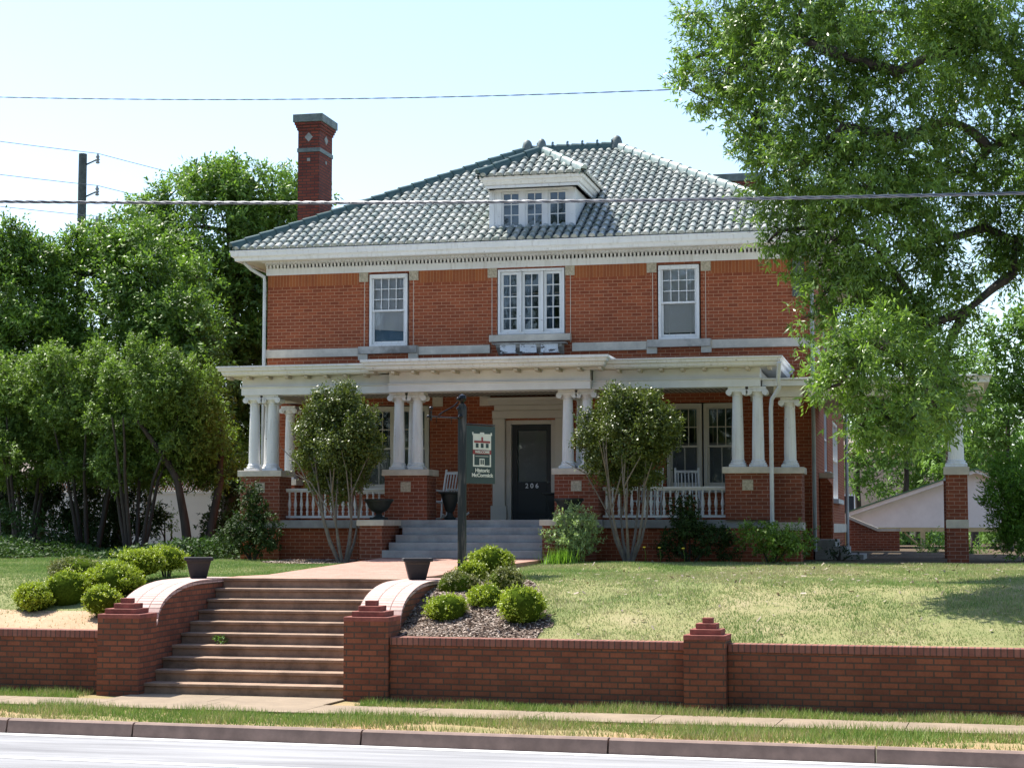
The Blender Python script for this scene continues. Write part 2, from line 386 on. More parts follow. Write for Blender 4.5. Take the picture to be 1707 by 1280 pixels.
def leaf_polys(blobs, L, Wd, lai=2.6, droop=.35, twig=10, shell=.45, up=0, rs=None, jit=.12, lump=.22, sub=9, face=.9):
    g = rs or RNG; out = []; tints = []
    for (x, y, z, r, sz) in blobs:
        n = int(lai*math.pi*r*r/(.55*L*Wd)); nt_ = max(3, n//twig)
        d = nrm(g.normal(size=(nt_, 3)))
        # lumpy radius: a few random bumps
        bumps = nrm(g.normal(size=(9, 3))); amp = g.uniform(-lump, lump*1.1, 9)
        rad = 1 + (amp[None]*np.clip(d @ bumps.T - .55, 0, 1)*2.2).sum(1)
        rr = r*rad*(g.random(nt_)**shell)
        tc = np.array([x, y, z]) + d*rr[:, None]*np.array([1, 1, sz])
        if sub:
            sdv = nrm(g.normal(size=(sub, 3))); sr = g.uniform(.28, .5, sub); si = g.integers(0, sub, nt_)
            tc2 = np.array([x, y, z]) + (sdv[si]*(1.08-sr[si])[:, None] + d*(sr[si]*g.random(nt_)**.4)[:, None])*r*np.array([1, 1, sz])
            use = g.random(nt_) < .8; tc = np.where(use[:, None], tc2, tc); d = np.where(use[:, None], nrm(d*.7+sdv[si]*.5), d)
        tl = g.uniform(1.2, 3.2, nt_)*L
        tt = g.random(nt_)
        td = nrm(d*.9 + g.normal(size=(nt_, 3))*.6 + np.array([0, 0, up - droop*.5]))
        idx = np.repeat(np.arange(nt_), twig); m = len(idx)
        t = g.random(m)
        p = tc[idx] + td[idx]*(t*tl[idx])[:, None] + g.normal(size=(m, 3))*L*jit*2
        ld = nrm(td[idx]*.8 + g.normal(size=(m, 3))*.75 + np.array([0, 0, -droop]))
        nn = nrm(d[idx]*face + g.normal(size=(m, 3))*.55 + np.array([0, 0, face*.9])); sd_ = nrm(np.cross(ld, nn))
        l = L*g.uniform(.65, 1.25, m)[:, None]; w = Wd*g.uniform(.7, 1.2, m)[:, None]
        q = np.stack([p, p + ld*l*.45 + sd_*w*.5, p + ld*l, p + ld*l*.45 - sd_*w*.5], 1)
        out.append(q); tints.append(np.clip(tt[idx]*.7 + g.random(m)*.3, 0, 1))
    return np.concatenate(out), np.concatenate(tints)
def crown(name, blobs, mat, parent, L=.12, Wd=.04, **k):
    V, t = leaf_polys(blobs, L, Wd, **k)
    return np_mesh(name, V, 4, mat, t, parent)
def curve_pts(a, b, n=6, wob=.08, sag=0):
    a = Vector(a); b = Vector(b); L = (b-a).length; pts = []
    off = Vector((random.uniform(-1, 1), random.uniform(-1, 1), random.uniform(-.3, .6)))*L*wob
    for i in range(n):
        t = i/(n-1); pts.append(a.lerp(b, t) + off*math.sin(math.pi*t) + Vector((random.uniform(-1, 1), random.uniform(-1, 1), 0))*L*.012)
    return pts
def tree(name, label, cat, base, trunk_pts, r0, blobs, mat, bark, L, Wd, group=None, nb=None, stems=1, spread=.3, **kw):
    """tapered trunk through trunk_pts, a limb to every leaf clump, leaf crown"""
    t = thing(name, label, cat, base, 0, group)
    mb = MB()
    tips = []
    for s in range(stems):
        a = 2*math.pi*s/stems + random.random()
        o0 = Vector((math.cos(a), math.sin(a), 0))*(spread*.35 if stems > 1 else 0)
        o1 = Vector((math.cos(a), math.sin(a), 0))*(spread if stems > 1 else 0)
        P = [Vector(base)+o0+Vector((0, 0, -.15))] + [Vector(p)+o1*(i+1)/len(trunk_pts)*2.2 for i, p in enumerate(trunk_pts)]
        Q = []
        for i in range(len(P)-1):
            for q in range(4): Q.append(P[i].lerp(P[i+1], q/4) + Vector((random.uniform(-1, 1), random.uniform(-1, 1), 0))*r0*.25)
        Q.append(P[-1]); n = len(Q)
        rad = [r0*(1.25 if i == 0 else 1)*(1-.72*i/n) for i in range(n)]
        mb.tube(Q, rad, 10 if r0 > .1 else 7); tips.append((Q, rad))
    top = Vector(trunk_pts[-1]); nodes = []
    for Q, rad in tips:
        for q_, r_ in list(zip(Q, rad))[len(Q)//3:]: nodes.append([q_, -1, r_, 0])
    nt0 = len(nodes)
    order = sorted(blobs, key=lambda b: min((n_[0]-Vector(b[:3])).length for n_ in nodes[:nt0]))
    for b in order:
        c = Vector(b[:3]); best = min(range(len(nodes)), key=lambda k: (nodes[k][0]-c).length + (.25*(nodes[k][0]-top).length if k >= nt0 else 0) + max(0, nodes[k][0].z-c.z)*.4)
        nodes.append([c, best, 0, 1])
    for k in range(len(nodes)-1, nt0-1, -1):
        p_ = nodes[k][1]
        if p_ >= nt0: nodes[p_][3] += nodes[k][3]
    for k in range(nt0, len(nodes)):
        c, p_, _, cnt = nodes[k]; ra = min(.018*cnt**.5*(r0/.25)**.5, r0*.18); p0 = nodes[p_][0]
        pts = curve_pts(p0, c, 7, .10); mb.tube(pts, [ra*(1.25-.5*i/6) for i in range(7)], 6)
        for q in range(3):
            e = c + Vector((random.gauss(0, 1), random.gauss(0, 1), random.gauss(0, .8))).normalized()*order[k-nt0][3]*.8
            mb.tube(curve_pts(pts[5], e, 4, .1), [.014, .011, .008, .004], 4)
    mb.build('trunk', bark, t, smooth=True)
    crown('crown', blobs, mat, t, L, Wd, **kw)
    return t

# ---------------------------------------------------------------- ground heights
def wallY(x): return 24.3 - .05*(x + 9.5)
PR = [(0, -1.60), (.25, -1.56), (.8, -1.44), (2.2, -1.08), (3.7, -.87), (6, -.80), (11, -.69), (14, -.68), (400, -.75)]
def H(x, y):
    v = y - wallY(x)
    for (a, b), (c, d) in zip(PR, PR[1:]):
        if v <= c: return b + (d-b)*max(0, v-a)/(c-a)
    return PR[-1][1]
RZ = -math.atan(.05)                          # the street runs a little askew to the house
def ST(name, label, cat, group=None): return thing(name, label, cat, (-9.5, 24.3, -2.4), RZ, group)
CR, SR = math.cos(RZ), math.sin(RZ)
def S(u, v, z=0): return Vector((-9.5 + u*CR - v*SR, 24.3 + u*SR + v*CR, z))
ZW = -2.40                                     # pavement height
XL0, XL1, XR0, XR1 = -11.78, -11.16, -8.02, -7.40     # cheek walls of the garden steps at the street end
SHR = -.055                                    # they lean a little to the left going back
def sh(x, y): return x + SHR*(y - 24.3)

# lawn sheet, with the stair well left out
mb = MB()
xs = sorted([-90, -60, -45, -35, -30, -27] + [-25 + i*.4 for i in range(101) if abs(-25+i*.4+11.6) > .15 and abs(-25+i*.4+7.6) > .15] + [17, 24, 40, 70] + [-11.6, -7.6])
vsl = [.05, .25, .5, .8] + [1.1 + .3*i for i in range(35)] + [12.2, 13, 14, 17, 22, 30, 45, 70, 110, 400]
def bumpz(x, y): return .03*math.sin(x*1.1+y*.6)*math.sin(y*.9-x*.4)
idx = {}
for i, x in enumerate(xs):
    for j, v in enumerate(vsl):
        y = wallY(x) + v; idx[i, j] = len(mb.v); mb.v.append((x, y, H(x, y) + (bumpz(x, y) if .3 < v < 11 else 0)))
def groundz(x, y): return H(x, y) + (bumpz(x, y) if .3 < y - wallY(x) < 11 else 0)
for i in range(len(xs)-1):
    for j in range(len(vsl)-1):
        xc = (xs[i]+xs[i+1])/2; v = (vsl[j]+vsl[j+1])/2; yc = wallY(xc)+v
        if -11.65 < xc < -7.6 and yc < 28.1: continue
        mat_i = 0
        if xc < -11.6 and v < 1.55: mat_i = 1
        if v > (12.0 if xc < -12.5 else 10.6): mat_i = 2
        mb.f.append((idx[i, j], idx[i+1, j], idx[i+1, j+1], idx[i, j+1])); mb.fm.append(mat_i)
lawn = struct(mb.build('lawn_ground', ['soil_lawn', 'soil_sand', 'soil_dark'], smooth=True))
# street-level ground reaching far out
mb = MB(); 
a = [S(-400, .1, -2.42), S(400, .1, -2.42), S(400, -3.55, -2.42), S(-400, -3.55, -2.42)]
N_ = 60
for i in range(N_):
    u0 = -30 + i*50/N_; u1 = u0 + 50/N_
    for j, (v0, v1) in enumerate([(.05, -.95), (-.95, -2.1), (-2.1, -3.50)]):
        mb.quad(S(u0, v0, -2.42), S(u1, v0, -2.42), S(u1, v1, -2.42), S(u0, v1, -2.42))
mb.quad(S(20, .05, -2.42), S(300, .05, -2.42), S(300, -3.5, -2.42), S(20, -3.5, -2.42))
mb.quad(S(-300, .05, -2.42), S(-30, .05, -2.42), S(-30, -3.5, -2.42), S(-300, -3.5, -2.42))
struct(mb.build('verge_ground', 'soil_clay'))
mb = MB()
for k in range(-20, 22):
    u = k*1.55; mb.box(u+.006, u+1.544, -1.95, -.95, -.02, .0)
sw = mb.build('sidewalk', 'conc_pale', None); sw.location = (-9.5, 24.3, ZW + .01); sw.rotation_euler = (0, 0, RZ); struct(sw)
mb = MB(); mb.box(-1.75, -.22, -.945, -.02, -.02, -.002); mb.box(-.21, 1.5, -.945, -.02, -.02, -.002)
sp = mb.build('pavement', 'conc_pale', None); sp.location = (-9.5, 24.3, ZW + .01); sp.rotation_euler = (0, 0, RZ); struct(sp)
mb = MB(); mb.quad(S(-400, -3.6, -2.565), S(400, -3.6, -2.565), S(400, -400, -2.565), S(-400, -400, -2.565))
struct(mb.build('road', 'road'))
mb = MB(); mb.quad(S(-60, -3.72, -2.561), S(60, -3.72, -2.561), S(60, -3.90, -2.561), S(-60, -3.90, -2.561))
mb.quad(S(-60, -5.55, -2.561), S(60, -5.9, -2.561), S(60, -6.05, -2.561), S(-60, -5.7, -2.561))
struct(mb.build('road_line', 'line'))
# kerb as stones with open joints
joints = [-26.6, -23.5, -20.4, -17.3, -14.2, -11.1, -8.0, -4.9, -1.65, .1, 3.1, 6.1, 9.1, 12.1, 15.1, 18.1]
mb = MB()
prof = [(-3.50, -2.57), (-3.50, -2.395), (-3.62, -2.39), (-3.665, -2.41), (-3.70, -2.57)]
for a, b in zip(joints, joints[1:]):
    p = [(v, z) for v, z in prof]; a += .012; b -= .012
    vs = [S(a, v, z) for v, z in p] + [S(b, v, z) for v, z in p]; n = len(p)
    mb.add(vs, [tuple(range(n)), tuple(range(2*n-1, n-1, -1))] + [(i, n+i, n+(i+1) % n, (i+1) % n) for i in range(n)])
struct(mb.build('kerb', 'kerb'))
# brick path from the garden steps to the porch steps
mb = MB()
pp = [(-11.45, 27.85, -8.15), (-11.3, 28.35, -8.15), (-10.95, 28.8, -8.0), (-10.95, 31, -7.9), (-10.9, 33.5, -7.55), (-10.85, 35.3, -7.3)]
for (a0, y0, b0), (a1, y1, b1) in zip(pp, pp[1:]):
    def pz(y): return max(H(-9, y)+.055, -.83 + (y-27.85)*.031)
    z0, z1 = pz(y0), pz(y1)
    mb.add([(a0, y0, z0), (b0, y0, z0), (b1, y1, z1), (a1, y1, z1), (a0, y0, z0-.2), (b0, y0, z0-.2), (b1, y1, z1-.2), (a1, y1, z1-.2)],
           [(0, 1, 2, 3), (0, 3, 7, 4), (1, 5, 6, 2)])
struct(mb.build('brick_path', 'step_brick'))
# mulch bed with the right-hand boxwoods
mb = MB(); ring = [(-7.52, 24.55), (-5.35, 24.45), (-5.25, 25.2), (-5.65, 26.2), (-5.9, 27.3), (-6.3, 28.3), (-6.9, 29.1), (-7.9, 28.9), (-7.75, 27.8), (-7.55, 26)]
def inpoly(x, y, P):
    r = False; n = len(P)
    for i in range(n):
        x0, y0 = P[i]; x1, y1 = P[(i+1) % n]
        if (y0 > y) != (y1 > y) and x < (x1-x0)*(y-y0)/(y1-y0) + x0: r = not r
    return r
st = .12; gx = [-8.1 + i*st for i in range(28)]; gy = [24.4 + i*st for i in range(42)]
for x in gx:
    for y in gy:
        if inpoly(x+st/2, y+st/2, ring):
            mb.quad(*[(a, b, groundz(a, b)+.012+.012*math.sin(a*23)*math.sin(b*19)) for a, b in ((x, y), (x+st, y), (x+st, y+st), (x, y+st))])
struct(mb.build('mulch_bed', 'mulch'))
def chips(name, label, P, n, dark=.0, L=.05):
    g = np.random.default_rng(5); xs_ = [p[0] for p in P]; ys_ = [p[1] for p in P]; pts = []
    while len(pts) < n:
        x = g.uniform(min(xs_), max(xs_)); y = g.uniform(min(ys_), max(ys_))
        if inpoly(x, y, P): pts.append((x, y, groundz(x, y) + .02 + g.random()*.015))
    p = np.array(pts); d = nrm(g.normal(size=(n, 3))*np.array([1, 1, .3])); s_ = nrm(np.cross(d, g.normal(size=(n, 3))*.3 + np.array([0, 0, 1])))
    l = L*g.uniform(.4, 1.3, n)[:, None]; w = L*.4*g.uniform(.5, 1.3, n)[:, None]
    V = np.stack([p-d*l*.5-s_*w*.5, p+d*l*.5-s_*w*.5, p+d*l*.5+s_*w*.5, p-d*l*.5+s_*w*.5], 1)
    o = np_mesh(name, V, 4, 'chip', g.random(n)); return props(o, label, 'mulch', None, 'stuff')
chips('mulch_chips', 'brown bark mulch chips scattered under the right group of round boxwoods', ring, 9000)
chips('leaf_litter', 'fallen leaves and mulch at the foot of the left clipped shrub tree', [(-13.2, 34.3), (-11.6, 34.3), (-11.5, 36), (-13.2, 36)], 3500)

chips('fallen_leaves', 'scattered brown fallen leaves and bare bits on the dry right lawn', [(-5.2, 24.6), (2, 24.2), (2, 35), (-7, 35), (-5.8, 28)], 450, L=.07)
# ---------------------------------------------------------------- grass blades
def grass(name, label, region, n, h, w, mat, zf, seed, lean=.5):
    g = np.random.default_rng(seed); (x0, x1, y0, y1), ok = region
    X = g.uniform(x0, x1, n*2); Y = g.uniform(y0, y1, n*2)
    # clumping
    keep = (np.sin(X*7.3+np.sin(Y*5)*2)*np.sin(Y*6.1+X*1.3) + g.random(n*2)*2.4) > .25
    X = X[keep]; Y = Y[keep]
    m = np.array([ok(a, b) for a, b in zip(X, Y)]); X = X[m][:n]; Y = Y[m][:n]; N = len(X)
    Z = np.array([zf(a, b) for a, b in zip(X, Y)])
    hh = h*g.uniform(.35, 1.25, N)*(1+.35*np.sin(X*2.1)*np.sin(Y*1.7+X)); a = g.uniform(0, 2*math.pi, N)
    ln = g.uniform(0, lean, N); b = g.uniform(0, 2*math.pi, N)
    base = np.stack([X, Y, Z-.005], 1); side = np.stack([np.cos(a), np.sin(a), np.zeros(N)], 1)*w*.5*g.uniform(.7, 1.3, N)[:, None]
    tip = base + np.stack([np.cos(b)*ln*hh, np.sin(b)*ln*hh, hh], 1)
    V = np.stack([base-side, base+side, tip], 1)
    return props(np_mesh(name, V, 3, mat, g.random(N)), label, 'grass', None, 'stuff')
def lawn_ok(x, y):
    v = y - wallY(x)
    if v < .16 or v > 11.6: return False
    if -11.95 + SHR*max(0, y-24.3) < x < -7.28 + SHR*max(0, y-24.3) and y < 28.3: return False
    if inpoly(x, y, ring): return False
    if y > 27.8 and -11.0 < x < -7.85+(y-28)*.06: return False
    if x < -11.7 and v < 1.45 + .35*math.sin(x*2.3) and random.random() < .95: return False
    if -13.3 < x < -11.4 and 34.4 < y: return False
    n_ = math.sin(x*1.9+1.3*math.sin(y*1.1))*math.sin(y*2.3+x*.7)
    if x > -5.5 and n_ > .55 and random.random() < .5: return False
    return True
grass('lawn_grass', 'short sunlit lawn with dry tan patches in front of the brick house', ((-24, 6, 24.2, 37), lawn_ok), 480000, .04, .012, 'grass', groundz, 3, .9)
def verge_ok(x, y):
    v = (y-24.3-(x+9.5)*SR/CR)*CR
    if x < -11.9 and -.95 < v < -.03: return True
    if x > -7.6 and -1.0+.08*math.sin(x*3) < v < -.03: return True
    if v < -1.9+.07*math.sin(x*2.7+1) and v > -3.0+.32*math.sin(x*.9)+.15*math.sin(x*2.9): return random.random() < .9
    if -3.45 < v < -3.0 and random.random() < .28: return True
    return False
grass('verge_grass', 'tufty green grass strips on both sides of the pavement by the road', ((-17, 4, 19.5, 24.6), verge_ok), 110000, .10, .012, 'grass_verge', lambda x, y: -2.42, 4, .8)

# ---------------------------------------------------------------- garden retaining walls and steps
ZT = -1.50                                     # coping height
def wall_run(t, u0, u1, top=0):
    MB().box(u0, u1, 0, .22, -.1, ZT-ZW-.115+top).build('wall', 'wall_brick', t, world=False)
    MB().box(u0, u1, -.012, .24, ZT-ZW-.112+top, ZT-ZW+top).build('coping', 'cap_brick', t, world=False, bevel=.01)
def pier_mesh(t, u0, u1, v0, v1, z1, mat='wall_brick', world=False, z0=-.12, rising=4):
    MB().box(u0, u1, v0, v1, z0, z1).build('pier', mat, t, world=world)
    p = t.children[-1] if False else None
    uc, vc = (u0+u1)/2, (v0+v1)/2; hw, hd = (u1-u0)/2, (v1-v0)/2
    cp = MB(); z = z1
    cp.box(uc-hw-.004, uc+hw+.004, vc-hd-.004, vc+hd+.004, z, z+.065); z += .067
    for k in range(rising-1):
        f = 1 - .25*(k+1); j = random.uniform(-.012, .012)
        cp.box(uc-hw*f+j, uc+hw*f+j, vc-hd*f, vc+hd*f, z, z+.072); z += .074
    cp.build('stepped_cap', M['pcap'], t, world=world, bevel=.008)
M['pcap'] = plain('cap_brick_plain', (.33, .10, .075), .85, .5, 7, .5)
w = ST('retaining_wall', 'low brick retaining wall left of the garden steps', 'wall')
wall_run(w, -25, -2.22)
w = ST('retaining_wall', 'long low brick retaining wall right of the garden steps, with one stepped pier', 'wall')
wall_run(w, 2.13, 6.32, -.02); wall_run(w, 6.90, 30, -.03)
pier_mesh(w, 6.33, 6.89, -.16, .34, .92)
def cheek(x0, x1, label):
    t = thing('cheek_wall', label, 'wall', (x0, 24.3, -2.4), 0, 'curved cheek walls of the garden steps')
    y0, y1 = 24.75, 27.95
    pr = [(y0, -1.42)]
    for k in range(13):
        a = R(90)*k/12; pr.append((y0+.12 + 2.05*(1-math.cos(a)) , -1.34 + .52*math.sin(a)**.9))
    pr = [(y0, -1.46)] + pr[1:] + [(y1+.35, -.815)]
    mb = MB(); n = len(pr)
    for i in range(n-1):
        (ya, za), (yb, zb) = pr[i], pr[i+1]
        for X0, X1 in ((x0, x0), (x1, x1)):
            mb.quad((sh(X0, ya), ya, -2.5), (sh(X0, yb), yb, -2.5), (sh(X0, yb), yb, zb-.05), (sh(X0, ya), ya, za-.05))
    mb.quad((sh(x0, y0), y0, -2.5), (sh(x1, y0), y0, -2.5), (sh(x1, y0), y0, pr[0][1]-.05), (sh(x0, y0), y0, pr[0][1]-.05))
    mb.build('side_wall', 'wall_brick', t, fixn=False)
    c = MB(); s_ = 0
    for i in range(n-1):
        (ya, za), (yb, zb) = pr[i], pr[i+1]; L = math.hypot(yb-ya, zb-za)
        A = [(sh(x0-.015, ya), ya, za), (sh(x1+.015, ya), ya, za), (sh(x1+.015, yb), yb, zb), (sh(x0-.015, yb), yb, zb)]
        Bm = [(p[0], p[1], p[2]-.06) for p in A]
        w_ = x1-x0+.03
        c.add(A, [(0, 1, 2, 3)], [[(0, s_), (w_, s_), (w_, s_+L), (0, s_+L)]])
        c.add([A[0], A[3], Bm[3], Bm[0]], [(0, 1, 2, 3)]); c.add([A[1], Bm[1], Bm[2], A[2]], [(0, 1, 2, 3)]); s_ += L
    c.build('coping', 'cheek_brick', t, fixn=False)
    pier_mesh(t, x0-.01, x1+.02, 24.13, 24.74, -1.31, world=True, z0=-2.5)
    return t
cheek(XL0, XL1, 'curved brick cheek wall at the left of the garden steps')
cheek(XR0, XR1, 'curved brick cheek wall at the right of the garden steps')
t = thing('garden_steps', 'long flight of ten worn concrete steps up from the pavement', 'steps', (-9.6, 24.3, -2.4))
TR = .385
for i in range(10):
    y0 = 24.33 + i*TR; z1 = -2.4 + (i+1)*.158; mb = MB()
    y1 = y0 + TR + (.0 if i < 9 else .35)
    xa, xb = sh(XL1, y0)+.002, sh(XR0, y0)-.002
    mb.box(xa, xb, y0+.02, y1, -2.5 if i == 0 else z1-.26, z1-.045); mb.box(xa, xb, y0-.008, y1-.003, z1-.043, z1)
    mb.build('step', 'conc', t, bevel=.006)
# low weed on a step
wd = props(np_mesh('step_weed', leaf_polys([(-10.55, 25.85, -1.66, .07, .6)], .04, .02, lai=3)[0], 4, 'leaf_bright', None), 'small green weed growing at the left end of a garden step', 'weed')

# ---------------------------------------------------------------- THE HOUSE
HX0, HX1, HY0, HY1 = -14.98, -2.42, 39.2, 49.4
house = thing('brick_house', 'two storey red brick house with green tile hip roof and columned porch', 'house', (-8.7, 39.2, -.7))
def wall_open(mb, axis, c, a0, a1, z0, z1, ops, depth):
    """wall face in plane axis=c with openings ops (a0,a1,z0,z1) and reveals going depth inward"""
    A = sorted({a0, a1, *[o[0] for o in ops], *[o[1] for o in ops]}); Z = sorted({z0, z1, *[o[2] for o in ops], *[o[3] for o in ops]})
    def P(a, z, d=0): return (a, c+d, z) if axis == 'y' else (c+d, a, z)
    for i in range(len(A)-1):
        for j in range(len(Z)-1):
            ac = (A[i]+A[i+1])/2; zc = (Z[j]+Z[j+1])/2
            if any(o[0] < ac < o[1] and o[2] < zc < o[3] for o in ops): continue
            mb.quad(P(A[i], Z[j]), P(A[i+1], Z[j]), P(A[i+1], Z[j+1]), P(A[i], Z[j+1]))
    for o in ops:
        mb.quad(P(o[0], o[2]), P(o[0], o[3]), P(o[0], o[3], depth), P(o[0], o[2], depth))
        mb.quad(P(o[1], o[2]), P(o[1], o[2], depth), P(o[1], o[3], depth), P(o[1], o[3]))
        mb.quad(P(o[0], o[2]), P(o[0], o[2], depth), P(o[1], o[2], depth), P(o[1], o[2]))
        mb.quad(P(o[0], o[3]), P(o[1], o[3]), P(o[1], o[3], depth), P(o[0], o[3], depth))
OP = [(-12.50, -11.53, 4.16, 5.86), (-9.44, -7.86, 4.36, 5.87), (-5.77, -4.80, 4.16, 5.85),
      (-9.24, -8.08, .17, 2.42), (-12.66, -11.02, .85, 2.80), (-5.60, -3.96, .85, 2.76)]
mb = MB(); wall_open(mb, 'y', HY0, HX0, HX1, -.75, 5.9, OP, .25); mb.build('front_wall', 'brick', house, fixn=False)
SO = [(44.3, 45.7, 1.38, 3.0), (48.4, 51.4, .78, 2.9), (44.3, 45.7, 4.2, 5.8), (48.6, 50.0, 4.2, 5.8)]
mb = MB(); wall_open(mb, 'x', HX1, HY0, 55.0, -.75, 5.9, SO, -.25); mb.build('side_wall', 'brick', house, fixn=False)
mb = MB(); mb.quad((HX0, HY0, -.75), (HX0, 55, -.75), (HX0, 55, 5.9), (HX0, HY0, 5.9)); mb.quad((HX0, 55, -.75), (HX1, 55, -.75), (HX1, 55, 5.9), (HX0, 55, 5.9)); mb.build('rear_wall', 'brick', house, fixn=False)
# inner shell so that the windows look into rooms
mb = MB(); mb.quad((HX0+.3, 43, -.6), (HX1-.3, 43, -.6), (HX1-.3, 43, 5.8), (HX0+.3, 43, 5.8))
mb.box(HX0+.3, HX1-.3, HY0+.3, 43, 3.2, 3.5); mb.box(HX0+.3, HX1-.3, HY0+.3, 43, .0, .1); mb.box(HX0+.3, HX1-.3, HY0+.3, 43, 5.82, 5.88)
mb.build('interior', 'interior', house)
# soldier course, joint lines, stone
mb = MB()
for a, b in ((HX0, -12.72), (-11.32, -9.64), (-7.66, -6.0), (-4.58, HX1)):
    MB().box(a, b, HY0-.004, HY0, 5.62, 5.9).build('soldier_course', 'soldier', house)
mb = MB()
for x in (-12.60, -11.42, -9.56, -7.74, -5.87, -4.69): MB().box(x-.006, x+.006, HY0-.006, HY0, 4.16, 5.9).build('joint_line', 'stone', house)
def stoneband(segs, z0, z1, p, name='stone_band', mat='stone'):
    for a, b in segs: MB().box(a, b, HY0-p, HY0+.02, z0, z1).build(name, mat, house, bevel=.008)
stoneband([(HX0-.04, -12.74), (-11.29, -9.60), (-7.70, -6.01), (-4.56, HX1+.04)], 3.955, 4.145, .045)
mb = MB(); mb.box(HX1-.02, HX1+.045, HY0+.01, 55.05, 3.955, 4.145); mb.build('stone_band', 'stone', house)
for x in (-12.62, -11.41, -5.89, -4.68):
    MB().box(x-.115, x+.115, HY0-.06, HY0+.02, 3.86, 4.16).build('band_block', 'stone', house, bevel=.008)
for x in (-12.62, -11.41, -9.55, -7.75, -5.89, -4.68):
    MB().box(x-.11, x+.11, HY0-.03, HY0+.02, 5.68, 5.9).build('carved_block', 'carved', house, bevel=.008)
# water table on the side, foundation band
mb = MB(); mb.box(HX1-.02, HX1+.05, 42.6, 55.03, -.12, .12); mb.build('water_table', 'stone', house)

# ---- windows
def ringbox(mb, x0, x1, z0, z1, w, y0, y1, wb=None):
    wb = wb or w
    mb.box(x0, x0+w, y0, y1, z0, z1); mb.box(x1-w, x1, y0, y1, z0, z1)
    mb.box(x0+w, x1-w, y0, y1, z1-w, z1); mb.box(x0+w, x1-w, y0, y1, z0, z0+wb)
def sash(mb, x0, x1, z0, z1, y, nx, nz, w=.045, mw=.018, wb=None):
    wb = wb or w
    ringbox(mb, x0, x1, z0, z1, w, y, y+.04, wb)
    a0, a1, b0, b1 = x0+w, x1-w, z0+wb, z1-w
    for i in range(1, nx): x = a0+(a1-a0)*i/nx; mb.box(x-mw/2, x+mw/2, y+.008, y+.032, b0, b1)
    for j in range(1, nz): z = b0+(b1-b0)*j/nz; mb.box(a0, a1, y+.011, y+.029, z-mw/2, z+mw/2)
def blind(mb, x0, x1, z0, z1, y, tilt=0, gap=None):
    z = z1; k = 0
    while z > z0:
        if not (gap and gap[0] < z < gap[1]):
            dz = tilt*((z1-z)/(z1-z0+.01))**3
            mb.add([(x0, y+.012, z), (x1, y+.012, z-dz), (x1, y, z-.030-dz), (x0, y, z-.030)], [(0, 1, 2, 3)])
        z -= .026
    mb.box(x0, x1, y-.005, y+.025, z1, z1+.03)
def hung(x0, x1, z0, z1, y, nx, nz, mat='peel', kind='house', bl=None, tilt=0, frame=.06, lower=(1, 1), gap=None, split=.5, sashmat=None, parent=None, sill=True, bm='blind'):
    h = parent or house
    f = MB(); ringbox(f, x0, x1, z0, z1, frame, y-.03, y+.12, .05); f.box(x0+.02, x1-.02, y-.045, y-.03, z1-.09, z1-.0)
    fo = f.build('window', mat, h, bevel=.004)
    zm = z0+.05+(z1-frame-z0-.05)*split
    s = MB(); sash(s, x0+frame, x1-frame, zm-.02, z1-frame, y+.0, nx, nz, .04); s.build('upper_sash', sashmat or mat, fo)
    s = MB(); sash(s, x0+frame, x1-frame, z0+.05, zm+.02, y+.042, lower[0], lower[1], .045, wb=.07); s.build('lower_sash', sashmat or mat, fo)
    g = MB(); g.quad((x0+frame+.03, y+.022, zm), (x1-frame-.03, y+.022, zm), (x1-frame-.03, y+.022, z1-frame-.03), (x0+frame+.03, y+.022, z1-frame-.03))
    g.quad((x0+frame+.03, y+.064, z0+.1), (x1-frame-.03, y+.064, z0+.1), (x1-frame-.03, y+.064, zm), (x0+frame+.03, y+.064, zm)); g.build('glass_pane', 'glass', fo, fixn=False)
    if bl is not None:
        b = MB(); blind(b, x0+frame+.03, x1-frame-.03, bl, z1-frame-.06, y+.086, tilt, gap)
        for xx in (.25, .78): X = x0+(x1-x0)*xx; b.box(X-.008, X+.008, y+.077, y+.082, bl-.04, z1-frame)
        b.build('blind', bm, fo, fixn=False)
    return fo
wn = hung(-12.47, -11.56, 4.17, 5.84, HY0-.01, 4, 3, bl=4.58, tilt=.06)
MB().box(-12.72, -11.31, HY0-.10, HY0+.1, 4.0, 4.168).build('sill', 'stone_dark', wn, bevel=.01)
M['blue_shade'] = plain('blue_shade', (.16, .30, .46), .8, .15, bs=0)
sd_q = MB(); sd_q.quad((-12.4, HY0+.13, 4.22), (-11.63, HY0+.13, 4.22), (-11.63, HY0+.13, 5.0), (-12.4, HY0+.13, 5.0)); sd_q.build('shade', 'blue_shade', wn, fixn=False)
wn = hung(-5.74, -4.83, 4.17, 5.83, HY0-.01, 4, 3, bl=4.34)
MB().box(-5.99, -4.58, HY0-.10, HY0+.1, 4.0, 4.168).build('sill', 'stone_dark', wn, bevel=.01)
